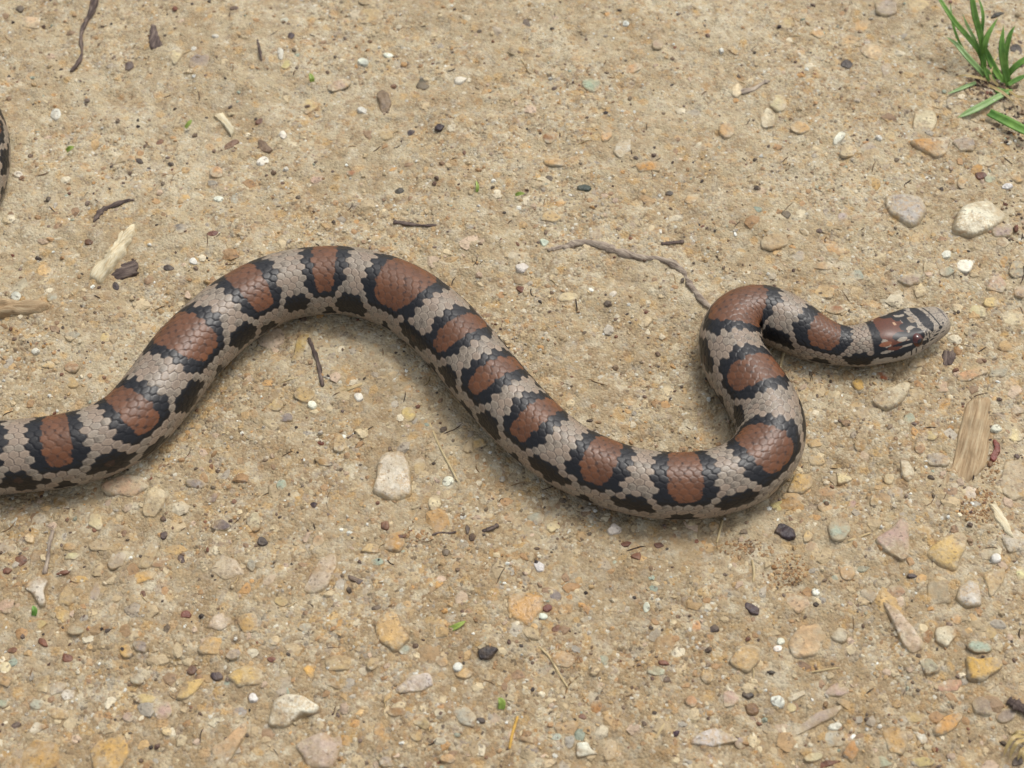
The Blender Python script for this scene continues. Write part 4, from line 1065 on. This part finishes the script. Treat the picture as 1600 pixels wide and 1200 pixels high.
tube('twig', [(150, -14), (147, 4), (141, 22), (130, 42), (126, 62), (128, 82), (122, 98), (110, 112)], [8, 8, 6, 5, 4, 4.5, 4, 2.5], MAT['darkbark'], 'knobbly dark twig beside a tan oval pebble', 'twig', knob=.3, seed=1)
bt = tube('twig', [(880, 388), (905, 379), (940, 384), (968, 394), (1000, 402), (1036, 406), (1062, 420), (1078, 444), (1098, 470), (1122, 490)], [5, 6.5, 8, 8, 6, 5, 6.5, 5.5, 5.5, 5], MAT['bark'], 'weathered grey bark twig reaching to the coiled snake neck', 'twig', lift=.3, knob=.27, seed=2, n=90, sides=14)
tube('twig', [(856, 391), (872, 387), (890, 384)], [3, 4, 3], MAT['bark'], 'short thin bark splinter at the end of the grey twig', 'twig', seed=3)
tube('twig', [(1033, 381), (1050, 379), (1069, 377)], [3.2, 3, 3.6], MAT['darkbark'], 'tiny grey-brown twig piece above the grey bark twig', 'twig', seed=4)
tube('twig', [(146, 347), (158, 330), (178, 320), (198, 313), (210, 312)], [3, 5, 5.5, 4, 2.5], MAT['darkbark'], 'curved dark bark sliver above the pale split stick', 'twig', flat=.5, knob=.35, seed=5)
tube('twig', [(482, 528), (490, 548), (497, 567), (504, 604)], [2.5, 2.8, 3.2, 3], MAT['darkbark'], 'thin dark twig under the snake arch', 'twig', seed=6)
tube('twig', [(83, 828), (77, 852), (75, 872), (69, 897)], [3.4, 3.2, 3.6, 3.8], MAT['bark'], 'thin grey twig above the pale grey star-shaped stone', 'twig', seed=7)
tube('twig', [(1147, 148), (1162, 143), (1178, 139), (1192, 130), (1203, 126)], [3, 4.5, 5, 4, 3], MAT['bark'], 'short brown bark flake near the cream patchy stone', 'twig', flat=.5, knob=.35, seed=8)
tube('twig', [(753, 830), (766, 826), (778, 820)], [2.5, 3.2, 3.6], MAT['darkbark'], 'short dark twig bit below the snake middle', 'twig', seed=9)
tube('twig', [(675, 836), (688, 832), (700, 833), (713, 831)], [1.6, 1.8, 1.6, 1.4], MAT['darkbark'], 'thin dark crooked twig below the dusty white stone', 'twig', seed=10)
tube('twig', [(615, 346), (630, 348), (650, 351), (668, 352), (682, 351)], [3.5, 4, 3.5, 3, 2], MAT['darkbark'], 'dark grey bark splinter above the snake first saddles', 'twig', flat=.5, knob=.3, seed=11)
tube('twig', [(1575, 1094), (1590, 1103), (1606, 1112)], [5, 8, 7], MAT['darkbark'], 'dark bark chunk beside the mauve-grey angular stone', 'twig', knob=.25, seed=12)
tube('twig', [(402, 62), (406, 80), (409, 96)], [2.4, 2.6, 1.6], MAT['darkbark'], 'short brown twig beside a white sliver pebble', 'twig', seed=13)
tube('twig', [(1232, 536), (1222, 560), (1218, 584)], [2.6, 2.4, 2.0], MAT['straw'], 'pale stalk between the two limbs of the snake neck', 'twig', seed=14)
tube('straw', [(671, 660), (680, 682), (690, 704), (702, 726), (716, 753)], [1.4, 1.7, 1.9, 1.8, 1.4], MAT['straw'], 'thin tan straw inside the snake bend beside the dusty white stone', 'straw', knob=.06, seed=15)
tube('straw', [(842, 1010), (860, 1028), (872, 1050), (888, 1076)], [1.4, 1.8, 1.8, 1.5], MAT['straw'], 'curved pale straw below the translucent orange stone', 'straw', knob=.06, seed=16)
tube('straw', [(1024, 1155), (1034, 1137), (1046, 1117)], [1.5, 1.8, 1.6], MAT['straw'], 'short pale straw left of the lilac-white streaked stone', 'straw', knob=.06, seed=17)
tube('straw', [(796, 1170), (801, 1145), (809, 1119)], [1.6, 2.2, 1.8], m_plain('golden_straw', A(206, 160, 74)), 'golden yellow straw stub', 'straw', knob=.06, seed=18)
tube('straw', [(1129, 812), (1124, 832), (1120, 848)], [1.8, 2, 1.6], MAT['straw'], 'short straw poking out under the snake belly', 'straw', knob=.06, seed=19)
tube('straw', [(1176, 1036), (1177, 1060), (1166, 1092)], [0.9, 1, .9], MAT['straw'], 'hair-thin straw over the dark red-brown crumb', 'straw', knob=.05, seed=20)
tube('straw', [(438, 598), (452, 593), (466, 590)], [1.0, 1.2, 1.0], MAT['straw'], 'tiny white fibre under the snake arch', 'straw', knob=.05, seed=21)
tube('straw', [(533, 612), (550, 606), (566, 600)], [2.4, 2.8, 2.2], MAT['straw'], 'small straw chip beside the white pebble pair', 'straw', knob=.1, seed=22)
tube('straw', [(1325, 845), (1345, 838), (1360, 833)], [1.2, 1.4, 1.2], MAT['straw'], 'pale fibre left of the pink triangular stone', 'straw', knob=.05, seed=23)
tube('straw', [(1175, 875), (1178, 892), (1177, 910)], [1.8, 2, 1.6], MAT['straw'], 'short curved pale straw below the brown stained sand', 'straw', knob=.06, seed=24)
tube('straw', [(1268, 1050), (1286, 1047), (1312, 1043)], [1.2, 1.4, 1.1], MAT['straw'], 'fine straw above the mauve flat stone', 'straw', knob=.05, seed=25)

# wood chips (flat split pieces with grain along their length)
def chip(poly, mat, hf, label, name='wood_chip', cat='wood', seed=0, ang=0.0):
    o = stone(poly, (200, 170, 130), hf, label, cat, 'dark' if name != 'wood_slab' else 'stone', None, name, seed, facets=False, n=56)
    o.data.materials.clear(); o.data.materials.append(MAT[mat])
    co = np.array([v.co[:] for v in o.data.vertices])
    c_, s_ = math.cos(-ang), math.sin(-ang)
    co2 = np.stack([co[:, 0] * c_ - co[:, 1] * s_, co[:, 0] * s_ + co[:, 1] * c_, co[:, 2]], -1)
    if name == 'wood_slab':
        co2[:, 2] += np.where(co2[:, 2] > 0, 0.00022 * np.sin(co2[:, 1] * 2600) + 0.00012 * np.sin(co2[:, 1] * 5100 + 1), 0)
    o.data.vertices.foreach_set('co', co2.astype(np.float32).ravel()); o.data.update()
    o.rotation_euler = (0, 0, ang)
    return o
chip([(1510, 630), (1528, 622), (1546, 622), (1549, 650), (1546, 700), (1540, 728), (1522, 748), (1500, 761), (1462, 764), (1476, 748), (1490, 724), (1497, 680)], 'woodpale', .15, 'bleached flat wood slab with brown grain lines', 'wood_slab', 'wood', 31, R(70))
chip([(206, 352), (209, 366), (196, 392), (176, 420), (160, 438), (146, 430), (145, 421), (160, 410), (180, 380), (190, 360)], 'woodcream', .55, 'pale cream split stick with frayed end', 'wood_stick', 'stick', 32, R(60))
chip([(172, 430), (190, 412), (214, 404), (217, 412), (210, 428), (186, 436)], 'darkbark', .3, 'brown curled leaf flake tucked under the pale split stick', 'leaf_flake', 'leaf', 33, R(20))
chip([(-30, 472), (0, 468), (40, 471), (74, 473), (66, 486), (40, 492), (0, 493), (-30, 492)], 'woodpale', .5, 'broken tan wood stub poking in at the picture edge beside a white pebble', 'wood_stub', 'wood', 34, R(0))
chip([(346, 174), (356, 186), (368, 206), (362, 212), (350, 196), (340, 186), (332, 180)], 'woodcream', .4, 'pale wood chip beside the red-brown seed', 'wood_chip', 'wood', 35, R(-50))
chip([(237, 34), (243, 40), (250, 60), (257, 74), (234, 76), (232, 60)], 'darkbark', .4, 'purple-grey triangular bark chip right of the knobbly twig', 'bark_chip', 'bark', 36, R(80))
chip([(1546, 786), (1556, 784), (1575, 815), (1584, 838), (1574, 836), (1556, 810)], 'woodcream', .3, 'cream wood splinter below the bleached slab', 'wood_chip', 'wood', 37, R(-60))
chip([(1470, 560), (1474, 549), (1490, 546), (1494, 560), (1486, 570), (1474, 572)], 'darkbark', .4, 'dark brown crumbly bark bit right of the snake chin', 'bark_chip', 'bark', 38, R(80))
o = stone([(1550, 688), (1557, 686), (1563, 698), (1563, 708), (1555, 718), (1546, 716), (1551, 706), (1554, 698)], (122, 52, 44), .5, 'curved maroon seed pod on the edge of the wood slab', 'seed', 'dark', None, 'seed_pod', 39)
o = stone([(587, 142), (600, 138), (610, 150), (612, 164), (604, 180), (594, 168)], (104, 84, 66), .45, 'brown shrivelled plant crumb below the round seed', 'fragment', 'dark', None, 'plant_crumb', 40)
o = stone([(404, 216), (416, 222), (426, 234), (414, 238), (404, 232)], (110, 84, 66), .4, 'brown curled leaf crumb beside pale grit', 'fragment', 'dark', None, 'plant_crumb', 41)

# ---------------------------------------------------------------- grass
def m_blade(name, c1, c2):
    t = NT(name)
    n1 = t.noise(320, 3).outputs[0]
    c = t.ramp(n1, [(0.3, c1), (0.7, c2)])
    t.b.inputs['Transmission Weight'].default_value = 0.0
    t.b.inputs['Subsurface Weight'].default_value = 0.12
    t.b.inputs['Subsurface Radius'].default_value = (0.0006, 0.001, 0.0003)
    return t.base(c, 0.42, 0.4)
BG = m_blade('grass_blade', A(80, 124, 42), A(132, 170, 78))
BP = m_blade('pale_grass_blade', A(120, 150, 84), A(150, 176, 112))
BD = m_blade('dry_grass_blade', A(176, 146, 92), A(206, 182, 130))
def blade(pxs, w, zs, mat, parent, origin, name='blade'):
    w = w * 1.35
    P = np.array([(*at(x, y, 0.0004 + z * 0.001), 0) for (x, y), z in zip(pxs, zs)])
    D = catmull(P, 10)[:, :3]
    m = len(D)
    t = np.gradient(D, axis=0); t /= np.linalg.norm(t, axis=1)[:, None]
    view = CAM - D[0]; view /= np.linalg.norm(view)
    face = view * 0.55 + np.array([0, 0, 1]) * 0.45
    sd_ = np.cross(t, face); sd_ /= np.linalg.norm(sd_, axis=1)[:, None]
    nn = np.cross(sd_, t)
    u = np.linspace(0, 1, m)
    half = w * PX * 0.5 * np.clip((0.72 + 0.5 * u) * (1 - u ** 3.2), 0.03, 1)
    th_ = 0.00012
    prof = [(-1, 0.30, 0), (-0.5, 0.08, 0), (0, -0.12, 0), (0.5, 0.08, 0), (1, 0.30, 0), (0.5, 0.08, -1), (0, -0.12, -1), (-0.5, 0.08, -1)]
    Vb = np.stack([D + sd_ * (a_ * half)[:, None] + nn * (b_ * half + c_ * th_)[:, None] for a_, b_, c_ in prof], 1)
    k = len(prof)
    fs = []
    for i in range(m - 1):
        for q in range(k):
            a_, b_ = i * k + q, i * k + (q + 1) % k
            fs += [(a_, b_, b_ + k), (a_, b_ + k, a_ + k)]
    return link(name, mesh_np(name, Vb.reshape(-1, 3) - origin, np.array(fs), mat), parent)
go = at(1552, 126, 0)
tuft = link('grass_tuft', None, None, go); tuft.empty_display_size = 0.005
tag(tuft, 'small tuft of bright green grass blades growing from dark soil', 'grass')
for pxs, w, zs, m in [
    ([(1540, 116), (1531, 84), (1512, 58), (1490, 32), (1469, 0), (1460, -16)], 8, (0, 4, 8, 12, 15, 16), BG),
    ([(1537, 108), (1534, 66), (1524, 28), (1519, 0), (1515, -22)], 10, (1, 7, 13, 17, 19), BG),
    ([(1537, 80), (1534, 56), (1536, 28), (1533, 9), (1527, -6)], 5, (4, 8, 12, 14, 15), BG),
    ([(1537, 96), (1538, 76), (1543, 56), (1559, 28)], 9, (2, 6, 9, 12), BG),
    ([(1537, 118), (1529, 108), (1512, 90), (1494, 69), (1479, 58)], 9, (1, 3, 5, 6, 6), BP),
    ([(1507, 80), (1497, 62), (1488, 34), (1485, 4)], 4, (3, 6, 9, 11), BG),
    ([(1530, 76), (1522, 60), (1512, 41), (1504, 22)], 5, (3, 6, 8, 10), BP),
    ([(1576, 134), (1569, 105), (1565, 75), (1568, 40)], 11, (0, 5, 10, 14), BG),
    ([(1576, 128), (1571, 92), (1577, 58), (1586, 40)], 8, (0, 5, 10, 12), BG),
    ([(1574, 118), (1587, 104), (1606, 91), (1625, 84)], 10, (1, 4, 6, 7), BG),
    ([(1576, 132), (1590, 124), (1608, 116)], 8, (1, 2, 3), BG),
    ([(1568, 130), (1556, 112), (1545, 90), (1540, 72)], 11, (0, 2, 5, 8), BG),
    ([(1552, 130), (1544, 118), (1537, 104)], 11, (0, 2, 4), BG),
    ([(1525, 129), (1505, 137), (1480, 147)], 6, (.6, .8, .6), BP),
    ([(1566, 148), (1535, 165), (1515, 175), (1496, 184)], 11, (1, 1.5, 1.2, .6), BP),
    ([(1545, 176), (1569, 188), (1604, 206), (1622, 214)], 15, (1, 2, 3, 3), BG),
    ([(1556, 140), (1570, 145), (1582, 140)], 10, (.5, 1, 1), BG)]:
    blade(pxs, w, zs, m, tuft, go)
for pxs in ([(1550, 128), (1530, 122), (1508, 118), (1492, 120)], [(1560, 134), (1548, 120), (1552, 98), (1560, 84)], [(1572, 138), (1588, 150), (1606, 152), (1618, 158)]):
    blade(pxs, 4, (.5, 2, 3, 1.5), BD, tuft, go)
for pxs in ([(1544, 133), (1565, 144), (1586, 160)],):
    blade(pxs, 5, (.8, 1.2, .6), BD, tuft, go, 'root')
do = at(1590, 1180, 0)
dry = link('dry_grass_tuft', None, None, do); dry.empty_display_size = 0.005
tag(dry, 'faded straw-coloured grass wisps arching over grit', 'dry grass')
for pxs in ([(1600, 1150), (1585, 1152), (1574, 1166), (1568, 1182)], [(1604, 1156), (1590, 1160), (1582, 1172), (1578, 1186)], [(1606, 1146), (1592, 1144), (1580, 1150)], [(1606, 1166), (1596, 1174), (1590, 1188)], [(1608, 1160), (1600, 1176), (1600, 1192)]):
    blade(pxs, 4.5, (1, 3, 2, .5)[:len(pxs)] if len(pxs) == 4 else (1, 2, .5), BD, dry, do)
def sprout(pts_, label, mat, w=6):
    oo = at(*pts_[0], 0)
    s_ = link('sprout', None, None, oo); s_.empty_display_size = 0.003
    tag(s_, label, 'sprout')
    blade(pts_, w, (.2, 1.2, 1.6)[:len(pts_)], mat, s_, oo, 'leaf')
    return s_
LG = m_blade('young_leaf', A(128, 150, 62), A(176, 188, 96))
sprout([(53, 962), (54, 954), (51, 946)], 'tiny green sprout below the pale grey star-shaped stone', BG, 7)
sprout([(702, 984), (713, 979), (728, 970)], 'yellow-green leaf bit above the dark blue-black fragment', LG, 7)
sprout([(783, 1108), (784, 1098), (779, 1090)], 'yellow-green sprout above the golden straw', LG, 9)
sprout([(290, 200), (295, 193), (300, 187)], 'tiny green leaf bit near the pale wood chip', LG, 6)
sprout([(488, 128), (487, 122), (484, 114)], 'tiny bright green leaf bit by a brown thread', LG, 8)
sprout([(104, 236), (109, 232), (116, 229)], 'yellow-green speck of leaf beside the snake tail coil', LG, 7)
sprout([(745, 300), (746, 292), (744, 282)], 'tiny green stem with a brown tip', LG, 5)
sprout([(805, 305), (811, 303), (820, 302)], 'pale green leaf speck above the snake middle', LG, 6)

# ---------------------------------------------------------------- soil crumbs and plant litter (uncountable)
def blob_pts(n, cx, cy, rx, ry):
    a = rng.uniform(0, 2 * math.pi, n); r = np.sqrt(rng.random(n)) ** 1.2
    P = np.array([at(cx + math.cos(q) * rx * s_, cy + math.sin(q) * ry * s_, 0) for q, s_ in zip(a, r)])
    return P[:, 0], P[:, 1]
xs, ys = [], []
for n, cx, cy, rx, ry in ((260, 1548, 138, 44, 26), (110, 1590, 200, 36, 36), (45, 1585, 340, 28, 45), (40, 1530, 110, 20, 12)):
    a, b = blob_pts(n, cx, cy, rx, ry); xs.append(a); ys.append(b)
x, y = np.concatenate(xs), np.concatenate(ys); n = len(x)
cc, _ = palette(n, [((82, 66, 56), 4), ((108, 84, 66), 4), ((140, 114, 90), 4), ((186, 160, 124), 2), ((230, 224, 210), .6), ((116, 62, 46), 1)])
grains('soil_crumbs', x, y, np.clip(rng.lognormal(math.log(0.00042), .4, n), .0002, .0012), cc, rng.uniform(.5, .9, n), rng.uniform(0, .5, n), MAT['grain'], 'dark soil crumbs round the grass roots')
xs, ys = [], []
for n, cx, cy, rx, ry in ((260, 1530, 795, 30, 30), (150, 1235, 890, 28, 26), (150, 1165, 858, 45, 16), (90, 1220, 905, 35, 18), (70, 1550, 735, 12, 25), (60, 640, 838, 30, 12), (60, 1440, 1150, 40, 25), (90, 880, 1030, 28, 20)):
    a, b = blob_pts(n, cx, cy, rx, ry); xs.append(a); ys.append(b)
x, y = np.concatenate(xs), np.concatenate(ys); n = len(x)
cc, _ = palette(n, [((150, 108, 66), 5), ((172, 132, 88), 5), ((118, 84, 58), 2), ((196, 164, 120), 5)])
grains('rusty_litter', x, y, np.clip(rng.lognormal(math.log(0.00030), .4, n), .00016, .0008), cc, rng.uniform(.3, .7, n), rng.uniform(-.4, .2, n), MAT['grain'], 'rusty brown crumbled leaf litter pressed into the sand')
# short fibres and threads
nf = 520
x, y = scatter(nf, -0.165, 0.165, -0.12, 0.18)
keep = body_free(x, y); x, y = x[keep], y[keep]; nf = len(x)
Vf, Ff, Cf = [], [], []
fc, _ = palette(nf, [((62, 50, 48), 6), ((110, 84, 64), 5), ((206, 178, 132), 5), ((150, 116, 80), 3)])
for i in range(nf):
    L = rng.lognormal(math.log(0.0022), 0.45); w = rng.uniform(0.00007, 0.00017); a = rng.uniform(0, 2 * math.pi); bend = rng.normal(0, 0.7)
    px_, py_ = x[i], y[i]
    b0 = len(Vf)
    for q in range(5):
        zz = float(ground_z(px_, py_)) + w * 0.9
        sx, sy = -math.sin(a) * w, math.cos(a) * w
        ww = 0.4 if q in (0, 4) else 1
        Vf += [(px_ + sx * ww, py_ + sy * ww, zz), (px_ - sx * ww, py_ - sy * ww, zz), (px_, py_, zz + 1.3 * w * ww)]
        Cf += [fc[i]] * 3
        px_ += math.cos(a) * L / 4; py_ += math.sin(a) * L / 4; a += bend / 4
        if q < 4:
            r_ = b0 + q * 3
            for e0, e1 in ((0, 2), (2, 1), (1, 0)):
                Ff += [(r_ + e0, r_ + e1, r_ + 3 + e1), (r_ + e0, r_ + 3 + e1, r_ + 3 + e0)]
tag(link('plant_fibres', mesh_np('plant_fibres', np.array(Vf), np.array(Ff), MAT['litter'], np.array(Cf))), 'short dark and straw-coloured plant threads strewn over the sand', None, None, 'stuff')
